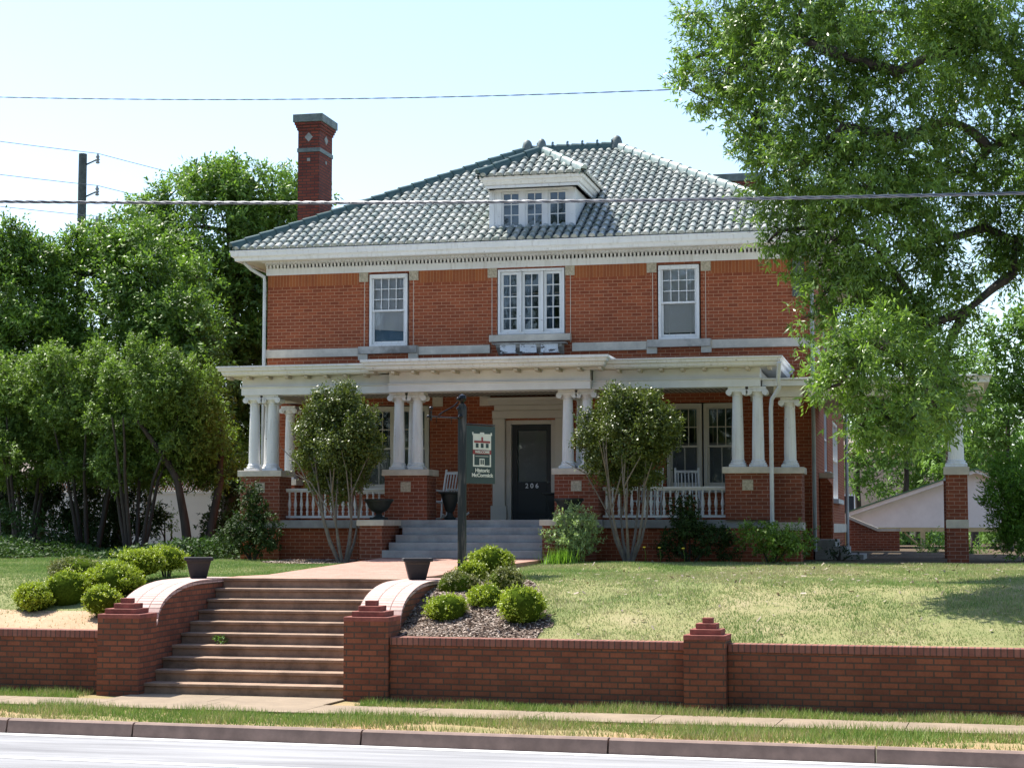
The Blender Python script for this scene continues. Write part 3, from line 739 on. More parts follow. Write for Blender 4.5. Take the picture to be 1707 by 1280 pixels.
# triple casement in the middle
f = MB(); ringbox(f, -9.42, -7.88, 4.37, 5.86, .055, HY0-.02, HY0+.12); f.box(-8.925, -8.87, HY0-.03, HY0+.12, 4.42, 5.80); f.box(-8.42, -8.365, HY0-.03, HY0+.12, 4.42, 5.80)
tw = f.build('window', 'peel', house, bevel=.004)
for x0, x1 in ((-9.365, -8.925), (-8.87, -8.42), (-8.365, -7.935)):
    s = MB(); sash(s, x0+.006, x1-.006, 4.43, 5.80, HY0+.03, 2, 5, .06, .02); s.build('sash', 'white', tw)
    g = MB(); g.quad((x0+.05, HY0+.052, 4.47), (x1-.05, HY0+.052, 4.47), (x1-.05, HY0+.052, 5.76), (x0+.05, HY0+.052, 5.76)); g.build('glass_pane', 'glass', tw, fixn=False)
    s = MB(); s.add([(x0+.05+i*.045, HY0+.16+.02*(i % 2), z) for i in range(5) for z in (4.42, 5.8)], [(2*i, 2*i+2, 2*i+3, 2*i+1) for i in range(4)]); s.build('curtain', 'curtain', tw, fixn=False)
MB().box(-9.60, -7.72, HY0-.14, HY0+.1, 4.20, 4.355).build('sill', 'stone', tw, bevel=.012)
bc = MB(); bc.box(-9.48, -7.8, HY0-.30, HY0-.02, 4.12, 4.155); 
for x in (-9.36, -8.90, -8.42, -7.93): bc.prism([(HY0, 3.9), (HY0, 4.12), (HY0-.28, 4.12), (HY0-.26, 4.05), (HY0-.09, 3.95)], 'x', x-.045, x+.045)
bco = bc.build('bracket_shelf', 'stone_dark', house)
for a, b in ((-9.31, -8.95), (-8.85, -8.47), (-8.37, -7.98)): MB().box(a, b, HY0-.27, HY0-.02, 3.925, 4.118).build('board', 'peel_heavy', bco)

# ---- main cornice
mb = MB(); mb.box(HX0-.03, HX1+.03, HY0-.03, HY1+.03, 5.9, 6.06); mb.box(HX0-.05, HX1+.05, HY0-.05, HY1+.05, 6.145, 6.2)
mb.build('frieze', 'peel', house)
mb = MB(); n = int((HX1-HX0)/.088)
for i in range(n+1): x = HX0-.02+i*.088; mb.box(x, x+.045, HY0-.075, HY0-.03, 6.062, 6.143)
for i in range(n+1): x = HX0-.1+i*.09; mb.box(x, x+.06, HY0-.13, HY0-.08, 6.185, 6.22)
for i in range(int((HY1-HY0)/.088)): y = HY0+i*.088; mb.box(HX1+.03, HX1+.075, y, y+.045, 6.062, 6.143)
mb.build('dentils', 'white', house)['kind'] = 'stuff'
EX0, EX1, EY0, EY1 = -15.62, -1.78, 38.55, 50.05
mb = MB(); o = .1
mb.box(EX0+o, EX1-o, EY0+o, EY1-o, 6.2, 6.25)               # soffit
mb.build('soffit', 'cream', house)
mb = MB()
prof = [(0.10, 6.17), (0.05, 6.18), (.04, 6.24), (-.02, 6.28), (-.035, 6.37), (-.05, 6.385), (-.05, 6.41), (.12, 6.41), (.12, 6.17)]
for (sx, a0, a1, c) in ((1, EX0, EX1, EY0),):
    pass
def cornice_ring(mb, x0, x1, y0, y1, prof, sides='FRBL'):
    P = lambda d: [(x0+d, y0+d), (x1-d, y0+d), (x1-d, y1-d), (x0+d, y1-d)]
    n = len(prof); rings = [[(*c, z) for c in P(d)] for d, z in prof]
    for s, ch in enumerate('FRBL'):
        if ch not in sides: continue
        s2 = (s+1) % 4; vs = [r[s] for r in rings] + [r[s2] for r in rings]
        mb.add(vs, [(i, n+i, n+(i+1) % n, (i+1) % n) for i in range(n)])
cornice_ring(mb, EX0, EX1, EY0, EY1, prof); mb.build('cornice', 'peel', house)

# ---- tiled hip roof
ZE, ZR = 6.42, 9.62; RY = (EY0+EY1)/2; HWY = (EY1-EY0)/2
RX0, RX1 = EX0+HWY, EX1-HWY
mb = MB(); d = -.05
mb.add([(EX0, EY0, ZE+d), (EX1, EY0, ZE+d), (EX1, EY1, ZE+d), (EX0, EY1, ZE+d), (RX0, RY, ZR+d), (RX1, RY, ZR+d)], [(0, 1, 5, 4), (1, 2, 5), (2, 3, 4, 5), (3, 0, 4)])
roof = mb.build('roof', 'deck', house)
def tiles(mb, O, A, U, width, slope_len, lim, tw=.2, tl=.315, cutouts=None):
    """barrel tiles: O origin at eave start, A along eave, U up slope, lim(a)->max length"""
    O = Vector(O); A = Vector(A).normalized(); U = Vector(U).normalized(); N = A.cross(U).normalized()
    if N.z < 0: N = -N
    n = int(width/tw)
    for i in range(n+1):
        a = (i+.5)*tw
        if a > width: break
        L = lim(a); k = 0
        while k*tl < L:
            s0 = k*tl - .03; s1 = min((k+1)*tl, L); k += 1
            if s1 - s0 < .05: continue
            if cutouts and cutouts(O + A*a + U*(s0+.15)): continue
            vs = []; SEG = 6; jr = random.uniform(.96, 1.04); jl = random.uniform(-.004, .006)
            for (s_, r, lift) in ((s0, .073*jr, .032+jl), (s1, .060*jr, .008)):
                for q in range(SEG+1):
                    an = math.pi*q/SEG
                    vs.append(O + A*(a + r*math.cos(an)*1.05) + U*s_ + N*(lift + r*math.sin(an)))
            m = SEG+1
            fs = [(q, q+1, m+q+1, m+q) for q in range(SEG)]
            vs.append(O+A*a+U*s0+N*(.02)); fs += [(q+1, q, 2*m) for q in range(SEG)]
            mb.cm = 0; mb.add(vs, fs); mb.cm = 1
            # pan between barrels
            b0 = a+.07; b1 = a+tw-.07
            mb.add([O+A*b0+U*s0+N*.035, O+A*b1+U*s0+N*.035, O+A*b1+U*s1+N*.012, O+A*b0+U*s1+N*.012, O+A*b0+U*s0+N*.0, O+A*b1+U*s0+N*.0], [(0, 1, 2, 3), (0, 4, 5, 1)])
sl = math.hypot(HWY, ZR-ZE)
DX0, DX1, DY0 = -9.62, -7.64, 39.25           # dormer
def in_dormer(p): return DX0+.1 < p.x < DX1-.1 and DY0+.1 < p.y < 41.0
mb = MB()
Wx = EX1-EX0; limf = lambda a: sl*min(1, min(a, Wx-a)/HWY)
tiles(mb, (EX0, EY0, ZE), (1, 0, 0), (0, HWY, ZR-ZE), Wx, sl, limf, cutouts=in_dormer)
tiles(mb, (EX1, EY0, ZE), (0, 1, 0), (-HWY, 0, ZR-ZE), EY1-EY0, sl, lambda a: sl*min(1, min(a, (EY1-EY0)-a)/HWY))
tiles(mb, (EX0, EY1, ZE), (0, -1, 0), (HWY, 0, ZR-ZE), EY1-EY0, sl, lambda a: sl*min(1, min(a, (EY1-EY0)-a)/HWY))
mb.build('roof_tiles', ['tile', 'pan'], roof, smooth=True)
def ridge(mb, p0, p1, r=.085, L=.38, lift=.09):
    p0 = Vector(p0); p1 = Vector(p1); n = max(1, int((p1-p0).length/L)); d = (p1-p0).normalized()
    side = d.cross(Vector((0, 0, 1))).normalized(); up = side.cross(d)
    for k in range(n):
        a = p0.lerp(p1, k/n); b = p0.lerp(p1, (k+1)/n) + d*.03; vs = []; SEG = 8
        for (c, rr, lf) in ((a, r*1.12, lift), (b, r*.92, lift-.01)):
            for q in range(SEG+1):
                an = math.pi*1.0*q/SEG; vs.append(c + side*rr*math.cos(an) + up*(rr*math.sin(an)*1.15 + lf))
        m = SEG+1; vs += [c + side*r*s + up*-.05 for c in (a, b) for s in (1, -1)]
        mb.add(vs, [(q, q+1, m+q+1, m+q) for q in range(SEG)] + [tuple(range(m))] + [(0, m, 2*m+2, 2*m), (SEG, 2*m+1, 2*m+3, m+SEG)])
mb = MB(); ridge(mb, (EX0, EY0, ZE), (RX0, RY, ZR)); ridge(mb, (RX0, RY, ZR), (RX1, RY, ZR), lift=.1)
for i in range(6):
    x = RX0+.28+i*(RX1-RX0-.4)/5; mb.box(x-.012, x+.012, RY-.1, RY+.1, ZR+.1, ZR+.235); mb.lathe([(.02, 0), (.035, .03), (.01, .06)], (x, RY, ZR+.22), 6)
mb.build('ridge_tiles', 'ridge_tile', roof, smooth=True)
mb = MB(); ridge(mb, (EX1, EY0, ZE), (RX1, RY, ZR)); mb.build('ridge_tiles', 'ridge_pale', roof, smooth=True)
def finial(x, y, z, s=1):
    mb = MB(); pf = [(.15, -.05), (.15, .05), (.13, .16), (.105, .24), (.06, .29), (.005, .31)]
    mb.lathe([(r*s, h*s) for r, h in pf], (x, y, z), 14); mb.build('finial', 'copper', roof, smooth=True)
finial(RX0, RY, ZR+.05); finial(RX1, RY, ZR+.05)

# ---- dormer
DM = -8.53
dor = MB()
wall_open(dor, 'y', DY0, DX0, DX1, 6.72, 7.72, [(-9.36, -8.90, 6.82, 7.66), (-8.80, -8.36, 6.82, 7.66), (-8.27, -7.81, 6.82, 7.66)], .12)
for x in (DX0, DX1): dor.quad((x, DY0, 6.72), (x, 42.3, 6.72), (x, 42.3, 7.72), (x, DY0, 7.72))
dormer = dor.build('dormer', 'peel', house, fixn=False)
mb = MB(); mb.box(DX0-.02, DX1+.02, DY0-.03, DY0+.02, 6.70, 6.80); mb.box(DX0-.015, DX0+.1, DY0-.018, DY0+.05, 6.8, 7.72); mb.box(DX1-.1, DX1+.015, DY0-.018, DY0+.05, 6.8, 7.72); mb.box(DX0+.1, DX1-.1, DY0-.016, DY0+.02, 7.66, 7.72); mb.build('trim', 'peel', dormer)
MB().box(DX0+.1, DX1-.1, DY0+.5, DY0+.52, 6.75, 7.8).build('interior', 'interior', dormer)
for x0, x1 in ((-9.36, -8.90), (-8.80, -8.36), (-8.27, -7.81)):
    s = MB(); sash(s, x0, x1, 6.82, 7.66, DY0+.02, 2, 3, .055, .02); so = s.build('window', 'white', dormer)
    # (its panes are one sheet behind the bars)
    g = MB(); g.quad((x0+.04, DY0+.045, 6.86), (x1-.04, DY0+.045, 6.86), (x1-.04, DY0+.045, 7.62), (x0+.04, DY0+.045, 7.62)); g.build('glass_pane', 'glass', dormer, fixn=False)
mb = MB(); dprof = [(.16, 7.70), (.14, 7.76), (.10, 7.78), (.06, 7.86), (.02, 7.88), (0, 7.95), (.3, 7.96), (.3, 7.70)]
DE = (DX0-.17, DX1+.26, DY0-.38, 43.6)
cornice_ring(mb, DE[0], DE[1], DE[2], DE[3], dprof, 'FRL'); mb.box(DE[0]+.12, DE[1]-.12, DE[2]+.12, 42.4, 7.70, 7.76)
mb.build('cornice', 'peel', dormer)
DC = (DE[0]+DE[1])/2; hw = (DE[1]-DE[0])/2; dz0, dz1 = 7.95, 8.70; ya = DE[2]+hw
ybk = lambda z: EY0 + (z-ZE)*HWY/(ZR-ZE)
mb = MB(); mb.add([(DE[0], DE[2], dz0), (DE[1], DE[2], dz0), (DC, ya, dz1), (DC, ybk(dz1)+.3, dz1), (DE[0], ybk(dz0)+.2, dz0), (DE[1], ybk(dz0)+.2, dz0)], [(0, 1, 2), (1, 5, 3, 2), (0, 2, 3, 4)])
drf = mb.build('dormer_roof', 'deck', dormer)
mb = MB(); s1 = math.hypot(hw, dz1-dz0)
tiles(mb, (DE[0], DE[2], dz0), (1, 0, 0), (0, hw, dz1-dz0), 2*hw, s1, lambda a: s1*min(a, 2*hw-a)/hw)
Lk = ybk(dz0)-DE[2]
tiles(mb, (DE[1], DE[2], dz0), (0, 1, 0), (-hw, 0, dz1-dz0), Lk+1.5, s1, lambda a: s1*min(1, a/hw) if a < Lk else max(.0, s1))
tiles(mb, (DE[0], DE[2]+Lk+1.5, dz0), (0, -1, 0), (hw, 0, dz1-dz0), Lk+1.5, s1, lambda a: s1*min(1, (Lk+1.5-a)/hw))
mb.build('dormer_tiles', ['tile', 'pan'], dormer, smooth=True)
mb = MB(); ridge(mb, (DE[0], DE[2], dz0), (DC, ya, dz1), r=.075); mb.build('ridge_tiles', 'ridge_tile', dormer, smooth=True)
mb = MB(); ridge(mb, (DE[1], DE[2], dz0), (DC, ya, dz1), r=.075); ridge(mb, (DC, ya, dz1), (DC, ybk(dz1), dz1), r=.075); mb.build('ridge_tiles', 'ridge_pale', dormer, smooth=True)
mb = MB(); mb.lathe([(.11, -.03), (.11, .08), (.09, .18), (.05, .24), (.004, .26)], (DC, ya, dz1+.08), 12); mb.build('finial', 'copper', dormer, smooth=True)

# ---- chimneys
def chimney(x0, x1, y0, y1, z0, z1, deco):
    c = MB().box(x0, x1, y0, y1, z0, z1-.20).build('chimney', 'chimney_brick', house)
    mb = MB()
    for k in range(3): e = .025*(k+1); mb.box(x0-e, x1+e, y0-e, y1+e, z1-.2-.066*(3-k)-.001, z1-.2-.066*(2-k)-.003)
    mb.build('corbel', 'chimney_brick', c)
    MB().box(x0-.11, x1+.11, y0-.11, y1+.11, z1-.2, z1).build('cap', 'copper', c, bevel=.01)
    if deco:
        mb = MB(); mb.box(x0-.02, x1+.02, y0-.02, y1+.02, deco, deco+.1); mb.build('stone_band', 'copper', c)
        xc, yc, zc = (x0+x1)/2, (y0+y1)/2, deco+.38
        MB().prism([(xc, zc-.12), (xc+.11, zc), (xc, zc+.12), (xc-.11, zc)], 'y', y0-.012, y0+.02).build('stone_inlay', 'pale_inlay', c)
        MB().prism([(yc, zc-.12), (yc+.14, zc), (yc, zc+.12), (yc-.14, zc)], 'x', x1-.02, x1+.012).build('stone_inlay', 'pale_inlay', c)
        MB().box(xc-.04, xc+.04, y0-.012, y0+.02, deco-.24, deco-.16).build('stone_inlay', 'pale_inlay', c); MB().box(x1-.02, x1+.012, yc-.05, yc+.05, deco-.24, deco-.16).build('stone_inlay', 'pale_inlay', c)
        mb = MB(); mb.lathe([(.14, 0), (.14, .06), (.09, .1), (.03, .12)], (xc, yc, z1), 12); mb.build('pot', 'stone', c, smooth=True)
chimney(-15.39, -14.82, 42.3, 43.3, -.7, 10.46, 9.50)
chimney(-5.16, -4.1, 46.0, 46.7, 7.5, 9.18, None)

# ---- porch
PF = 36.2
def colmesh(h, r0=.135, r1=.112):
    mb = MB(); pr = []
    for k in range(11):
        t = k/10; r = r0 - (r0-r1)*t**1.6; pr.append((r, .13+(h-.13-.2)*t))
    mb.lathe(pr, (0, 0, 0), 44, .055); return mb
def column(x, y, z0, z1, r0=.124, r1=.100, name='column'):
    h = z1-z0; mb = colmesh(h, r0, r1); mb.v = [(a+x, b+y, c+z0) for a, b, c in mb.v]
    c = mb.build(name, 'peel', house, smooth=True)
    b = MB(); b.box(x-r0*1.36, x+r0*1.36, y-r0*1.36, y+r0*1.36, z0, z0+.05)
    b.lathe([(r0*1.3, .05), (r0*1.36, .065), (r0*1.3, .085), (r0*1.12, .09), (r0*1.12, .105), (r0*1.2, .115), (r0*1.12, .13), (r0, .14)], (x, y, z0), 24)
    b.build('base', 'peel', c, smooth=True)
    k = MB(); zt = z1; k.box(x-r0*1.42, x+r0*1.42, y-r0*1.3, y+r0*1.3, zt-.045, zt)
    k.lathe([(r1, -.22), (r1*1.1, -.19), (r1*1.0, -.175), (r1*1.35, -.10), (r1*1.35, -.05)], (x, y, zt), 20)
    for s in (-1, 1):
        for yy in (-1, 1):
            cx_, cz = x+s*r0*1.30, zt-.11; y0 = y+yy*r0*1.15; pts = []
            # volute: spiral disc
            for q in range(14): an = q/13*2*math.pi; pts.append((cx_+.062*math.cos(an), cz+.062*math.sin(an)))
            k.prism(pts[:-1], 'y', y0-.02, y0+.02)
            k.prism([(cx_+.03*math.cos(q*.785), cz+.03*math.sin(q*.785)) for q in range(8)], 'y', y0-.032, y0+.032)
        k.tube([(x+s*r0*1.30, y-r0*1.13, zt-.11), (x+s*r0*1.2, y, zt-.11), (x+s*r0*1.30, y+r0*1.13, zt-.11)], [.055, .038, .055], 10)
    k.box(x-r0*1.2, x+r0*1.2, y-r0*1.22, y+r0*1.22, zt-.1, zt-.048)
    k.build('capital', 'peel', c)
    return c
def porch_pier(x0, x1, y0, y1, plaque=True, z0=.17, cap=True, base=None, mat='pier_brick'):
    p = MB().box(x0, x1, y0, y1, z0, 1.10).build('pier', mat, house)
    MB().box(x0-.05, x1+.05, y0-.05, y1+.05, 1.102, 1.235).build('cap', 'stone', p, bevel=.01)
    if plaque: xc = (x0+x1)/2; MB().box(xc-.11, xc+.11, y0-.012, y0+.02, .76, .97).build('plaque', 'carved', p)
    if base: MB().box(x0-.01, x1+.01, y0-.02, y1, base, z0-.002).build('stone_base', 'stone', p, bevel=.008)
    return p
# floor and foundation
mb = MB(); mb.box(-14.5, -11.3, PF+.12, HY0, .0, .17); mb.box(-11.3, -6.5, PF-.02, HY0, .0, .17); mb.box(-6.5, -3.0, PF+.12, HY0, .0, .17); mb.build('porch_floor', 'porchstep', house, bevel=.008)
mb = MB(); mb.box(-14.45, -3.05, PF+.2, PF+.5, -.75, -.002); mb.box(-14.45, -14.2, PF+.5, HY0, -.75, -.002); mb.build('foundation', 'brick', house)
PX = [(-14.42, -13.52), (-11.17, -10.24), (-7.50, -6.58), (-3.97, -3.06)]
for i, (a, b) in enumerate(PX):
    porch_pier(a, b, PF+.02, PF+.74, True, z0=.17, base=(-.75 if i in (0, 3) else None) and .0)
    if i in (0, 3): MB().box(a+.01, b-.01, PF+.04, PF+.72, -.75, -.002).build('pier_foot', 'brick', house)
cz0, cz1 = 1.237, 2.86
for i, (a, b) in enumerate(PX):
    c = (a+b)/2
    ys = PF+.22
    xs2 = (c-.21, c+.20)
    for x in xs2: column(x, ys, cz0, cz1)
    if i == 0: column(c-.01, ys+.38, cz0, cz1)
    if i == 3: pass
    if i in (1, 2): column(c+(.0), ys+.42, cz0, cz1)
# entablature of the wings and of the projecting centre
def entab(x0, x1, y0, y1, z0, zt=3.25):
    mb = MB(); mb.box(x0, x1, y0, y1, z0, z0+.145); mb.prism([(y0, z0+.145), (y0-.03, z0+.165), (y0-.03, z0+.18), (y0+.02, z0+.18), (y0+.02, z0+.145)], 'x', x0-.02, x1+.02); mb.box(x0+.012, x1-.012, y0+.016, y1, z0+.181, zt)
    mb.build('entablature', 'white', house)
entab(-14.42, -11.05, PF+.02, PF+.42, 2.862); entab(-6.70, -3.24, PF+.02, PF+.42, 2.862); entab(-11.045, -6.705, PF-.16, PF+.42, 2.862, 3.285)
mb = MB(); mb.box(-14.40, -14.02, PF+.42, HY0, 2.864, 3.2); mb.box(-3.62, -3.26, PF+.42, HY0, 2.864, 3.2); mb.build('side_beam', 'cream', house)
mb = MB(); mb.box(-14.1, -3.5, PF+.35, HY0, 2.98, 3.03); mb.build('porch_ceiling', 'ceil', house)
mb = MB()
for i in range(int(10.5/.11)): mb.box(-14.05+i*.11, -14.05+i*.11+.008, PF+.45, HY0, 2.972, 2.979)
mb.build('ceiling_bead', 'dark', house)
def roof_slab(x0, x1, y0, z0, zt, sides='FRL'):
    pr = [(.13, z0), (.10, z0+.03), (.09, z0+.085), (.04, z0+.10), (.03, z0+.15), (0, z0+.165), (0, zt), (.4, zt+.03), (.4, z0)]
    mb = MB(); cornice_ring(mb, x0, x1, y0, HY0+2, pr, sides); return mb
mb = roof_slab(-14.84, -10.9, PF-.42, 3.26, 3.46, 'FL'); mb.build('porch_cornice', 'peel', house)
mb = roof_slab(-7.0, -2.76, PF-.42, 3.25, 3.44, 'FR'); 
mb.build('porch_cornice', 'peel', house)
mb = roof_slab(-11.50, -6.24, PF-.72, 3.29, 3.51, 'FRL'); mb.build('porch_cornice', 'peel', house)
# porch roof surfaces and eave boards
mb = MB()
mb.add([(-14.5, PF-.06, 3.47), (-3.1, PF-.06, 3.45), (-3.1, HY0, 3.60), (-14.5, HY0, 3.60)], [(0, 1, 2, 3)])
mb.add([(-11.15, PF-.38, 3.53), (-6.6, PF-.38, 3.53), (-6.6, HY0, 3.66), (-11.15, HY0, 3.66)], [(0, 1, 2, 3)])
mb.build('porch_roof', 'zinc', house, fixn=False)
mb = MB(); mb.box(-14.72, -11.35, PF-.22, PF+.45, 3.252, 3.262); mb.box(-14.72, -14.0, PF+.45, HY0, 3.252, 3.262); mb.box(-6.4, -2.88, PF-.22, PF+.45, 3.242, 3.25); mb.box(-3.7, -2.88, PF+.45, HY0, 3.242, 3.25); mb.box(-11.38, -6.36, PF-.52, PF+.45, 3.276, 3.286); mb.build('eave_board', 'cream', house)
def tail(x, y0, y1, z):
    MB().prism([(y0, z), (y0, z-.037), (y0+.04, z-.062), (y1, z-.062), (y1, z)], 'x', x, x+.07).build('rafter_tail', 'stone', house)
for i in range(8): tail(-14.66+i*.44, PF-.24, PF+.03, 3.251)
for i in range(12): tail(-11.32+i*.44, PF-.54, PF-.15, 3.275)
for i in range(8): tail(-6.15+i*.44, PF-.24, PF+.03, 3.241)

# engaged column and board at the left end of the porch
p = MB().box(-14.55, -14.1, 38.75, 39.19, .17, .98).build('pier', 'pier_brick', house); MB().box(-14.6, -14.05, 38.7, 39.19, .982, 1.12).build('cap', 'stone', p)
column(-14.3, 38.95, 1.122, 2.8, .12, .10)
MB().box(-14.68, -14.58, 38.9, 39.0, .17, 2.95).build('porch_post', 'white', house)
# balustrades
def baluster_profile(): return [(.024, 0), (.024, .07), (.034, .075), (.034, .09), (.018, .11), (.026, .16), (.038, .22), (.034, .27), (.020, .36), (.016, .42), (.026, .435), (.016, .45), (.024, .47), (.024, .50)]
def balustrade(p0, p1, z0=.25):
    p0 = Vector(p0); p1 = Vector(p1); d = (p1-p0); n = int(d.length/.128); ang = math.atan2(d.y, d.x)
    mb = MB(); L = d.length
    rot = Matrix.Rotation(ang, 3, 'Z')
    mb.box(0, L, -.055, .055, .56, .60); mb.box(0, L, -.035, .035, .525, .559); mb.box(0, L, -.04, .04, -.035, .015)
    mb.v = [tuple(rot @ Vector(v) + Vector((p0.x, p0.y, z0))) for v in mb.v]
    b = mb.build('balustrade', 'white', house, bevel=.004)
    proto = None
    for i in range(n):
        q = p0 + d*((i+.5)/n)
        if proto is None:
            m2 = MB(); m2.lathe([(r, .02+h) for r, h in baluster_profile()], (0, 0, 0), 8); proto = m2.build('baluster', 'white', None, smooth=True); o = proto
        else: o = proto.copy(); COL.objects.link(o)
        o.parent = b; o.location = Vector((q.x, q.y, z0)) - house.location
balustrade((-13.5, PF+.4, 0), (-11.2, PF+.4, 0)); balustrade((-6.55, PF+.4, 0), (-4.0, PF+.4, 0)); balustrade((-14.25, PF+.8, 0), (-14.25, 38.7, 0)); balustrade((-3.35, PF+.8, 0), (-3.35, 38.9, 0))
# porch steps with brick plinths
st_ = []
for i in range(5):
    z1 = .17-.154*(i+1)+.154*1; y1 = PF-.05-.29*i
for i in range(1, 5):
    z1 = .17-.155*i; y0 = PF-.02-.30*i
    MB().box(-10.62-.055*i, -7.50, y0, PF+.2, z1-.155, z1).build('porch_step', 'porchstep', house, bevel=.008)
for a, b in ((-11.32, -10.84), (-7.495, -6.62)):
    p = MB().box(a, b, 34.98, PF+.0, -.72, .045).build('plinth', 'pier_brick', house)
    MB().box(a-.05, b+(.05 if a < -9 else .03), 34.93, PF+.01, .047, .168).build('cap', 'stone', p, bevel=.008)
# ground-floor windows
for a, b in ((-12.64, -11.86), (-11.82, -11.04), (-5.58, -4.80), (-4.76, -3.98)):
    zt = 2.78 if a < -9 else 2.74
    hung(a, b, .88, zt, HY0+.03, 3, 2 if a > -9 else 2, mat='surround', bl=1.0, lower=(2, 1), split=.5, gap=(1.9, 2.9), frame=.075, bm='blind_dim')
for a, b in ((-12.66, -11.02), (-5.60, -3.96)): MB().box(a-.05, b+.05, HY0-.08, HY0+.1, .78, .87).build('window_sill', 'stone', house)
for x in (-10.83, -9.72, -6.2, -3.6, -13.2): MB().box(x-.12, x+.12, HY0-.03, HY0+.01, 2.76, 2.99).build('impost_block', 'stone', house)
# door and surround
sr = MB()
sr.box(-9.52, -9.24, HY0-.10, HY0+.02, .5, 2.46); sr.box(-8.08, -7.80, HY0-.10, HY0+.02, .5, 2.46)
sr.box(-9.56, -9.20, HY0-.13, HY0+.02, .17, .5); sr.box(-8.12, -7.76, HY0-.13, HY0+.02, .17, .5)
sr.box(-9.53, -7.79, HY0-.11, HY0+.02, 2.462, 2.64); sr.box(-9.49, -7.83, HY0-.09, HY0+.02, 2.642, 2.76)
sr.prism([(HY0, 2.762), (HY0-.12, 2.762), (HY0-.17, 2.83), (HY0-.22, 2.88), (HY0-.22, 2.93), (HY0, 2.93)], 'x', -9.62, -7.70)
sr.box(-9.238, -9.12, HY0+.02, HY0+.2, .17, 2.46); sr.box(-8.20, -8.082, HY0+.02, HY0+.2, .17, 2.46); sr.box(-9.12, -8.20, HY0+.02, HY0+.2, 2.33, 2.46)
surr = sr.build('door_surround', 'surround', house, bevel=.008)
dr = MB(); y = HY0+.12; ringbox(dr, -9.115, -8.205, .18, 2.325, .12, y, y+.05, .86); dr.box(-9.0, -8.32, y-.012, y, .32, .86)
door = dr.build('door', 'black_door', house, bevel=.005)
g = MB(); g.quad((-9.0, y+.03, 1.03), (-8.32, y+.03, 1.03), (-8.32, y+.03, 2.21), (-9.0, y+.03, 2.21)); g.build('glass_pane', 'glass', door, fixn=False)
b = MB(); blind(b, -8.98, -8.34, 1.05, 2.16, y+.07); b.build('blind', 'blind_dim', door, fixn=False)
MB().lathe([(.005, 0), (.03, .01), (.035, .03), (.02, .05), (.004, .055)], (0, 0, 0), 10).build('handle', 'copper', door, world=False).location = Vector((-8.27, y-.03, 1.0)) - house.location
def text(body, size, mat, parent, M4, name='lettering', extrude=.002, bold=.0, sx=1):
    c = bpy.data.curves.new(name, 'FONT'); c.body = body; c.size = size; c.extrude = extrude; c.align_x = 'CENTER'; c.align_y = 'CENTER'; c.offset = bold
    o = bpy.data.objects.new(name, c); COL.objects.link(o)
    dg = bpy.context.evaluated_depsgraph_get(); me = bpy.data.meshes.new_from_object(o.evaluated_get(dg))
    bpy.data.objects.remove(o); me.transform(M4 @ Matrix.Diagonal((sx, 1, 1, 1))); me.materials.clear(); me.materials.append(M[mat])
    o = bpy.data.objects.new(name, me); COL.objects.link(o); o.parent = parent; return o
text('2 0 6', .15, 'blind', door, Matrix.Translation(Vector((-8.66, y-.004, .945)) - house.location) @ Matrix.Rotation(R(90), 4, 'X'), 'house_number', bold=.002)
# downspouts
def pipe(pts, r=.04, mat='pipe', name='downspout'):
    mb = MB(); mb.tube(pts, r, 8); return mb.build(name, mat, house, smooth=True)
pipe([(HX0-.45, 38.8, 6.18), (HX0-.3, 38.9, 6.02), (HX0-.06, 39.12, 5.86), (HX0-.05, 39.13, 5.7), (HX0-.05, 39.13, -.5)], .042)
pipe([(HX1+.06, 39.1, 5.9), (HX1+.06, 39.1, -.5)], .042, 'zinc')
pipe([(HX1+.08, 54.9, 5.9), (HX1+.08, 54.9, -.7)], .05, 'zinc')
pipe([(-2.82, 35.78, 3.30), (-2.86, 35.95, 2.95), (-2.84, 36.02, 2.82), (-3.0, 36.06, 2.58), (-3.02, 36.08, 2.4), (-3.02, 36.08, .02), (-3.02, 35.95, -.12)], .042)
# lower side roof (porte-cochere), its piers
mb = MB(); mb.box(-3.22, 1.25, 36.35, 42.5, 2.87, 2.99); mb.box(-3.26, 1.30, 36.30, 42.55, 2.992, 3.03); pcs = mb.build('side_porch_roof', 'peel', house, bevel=.008)
mb = MB(); mb.box(-2.3, 1.15, 36.5, 36.8, 2.66, 2.868); mb.box(-2.3, 1.15, 42.0, 42.3, 2.66, 2.868); mb.box(.4, .8, 36.8, 42, 2.66, 2.868); mb.box(-3.0, -2.42, 36.52, 36.8, 2.66, 2.868); mb.build('side_beam', 'cream', house)
porch_pier(-3.03, -2.46, PF+.42, PF+1.2, False, z0=.12, base=-.05)
MB().box(-3.0, -2.5, PF+.45, PF+1.18, -.75, -.06).build('pier_foot', 'brick', house)
column(-2.70, PF+.62, 1.237, 2.655, .125, .105)
p = MB().box(.38, .80, 36.75, 37.2, .17, 1.06).build('pier', 'pier_brick', house)
MB().box(.38, .80, 36.75, 37.2, -.80, .0).build('pier_foot', 'pier_brick', house); MB().box(.37, .81, 36.74, 37.21, .002, .168).build('stone_base', 'stone', p); MB().box(.34, .84, 36.7, 37.25, 1.062, 1.22).build('cap', 'stone', p)
column(.59, 36.97, 1.222, 2.655, .16, .12)
p = MB().box(.38, .80, 41.6, 42.1, -.8, 1.06).build('pier', 'pier_brick', house); column(.59, 41.85, 1.07, 2.655, .16, .12)
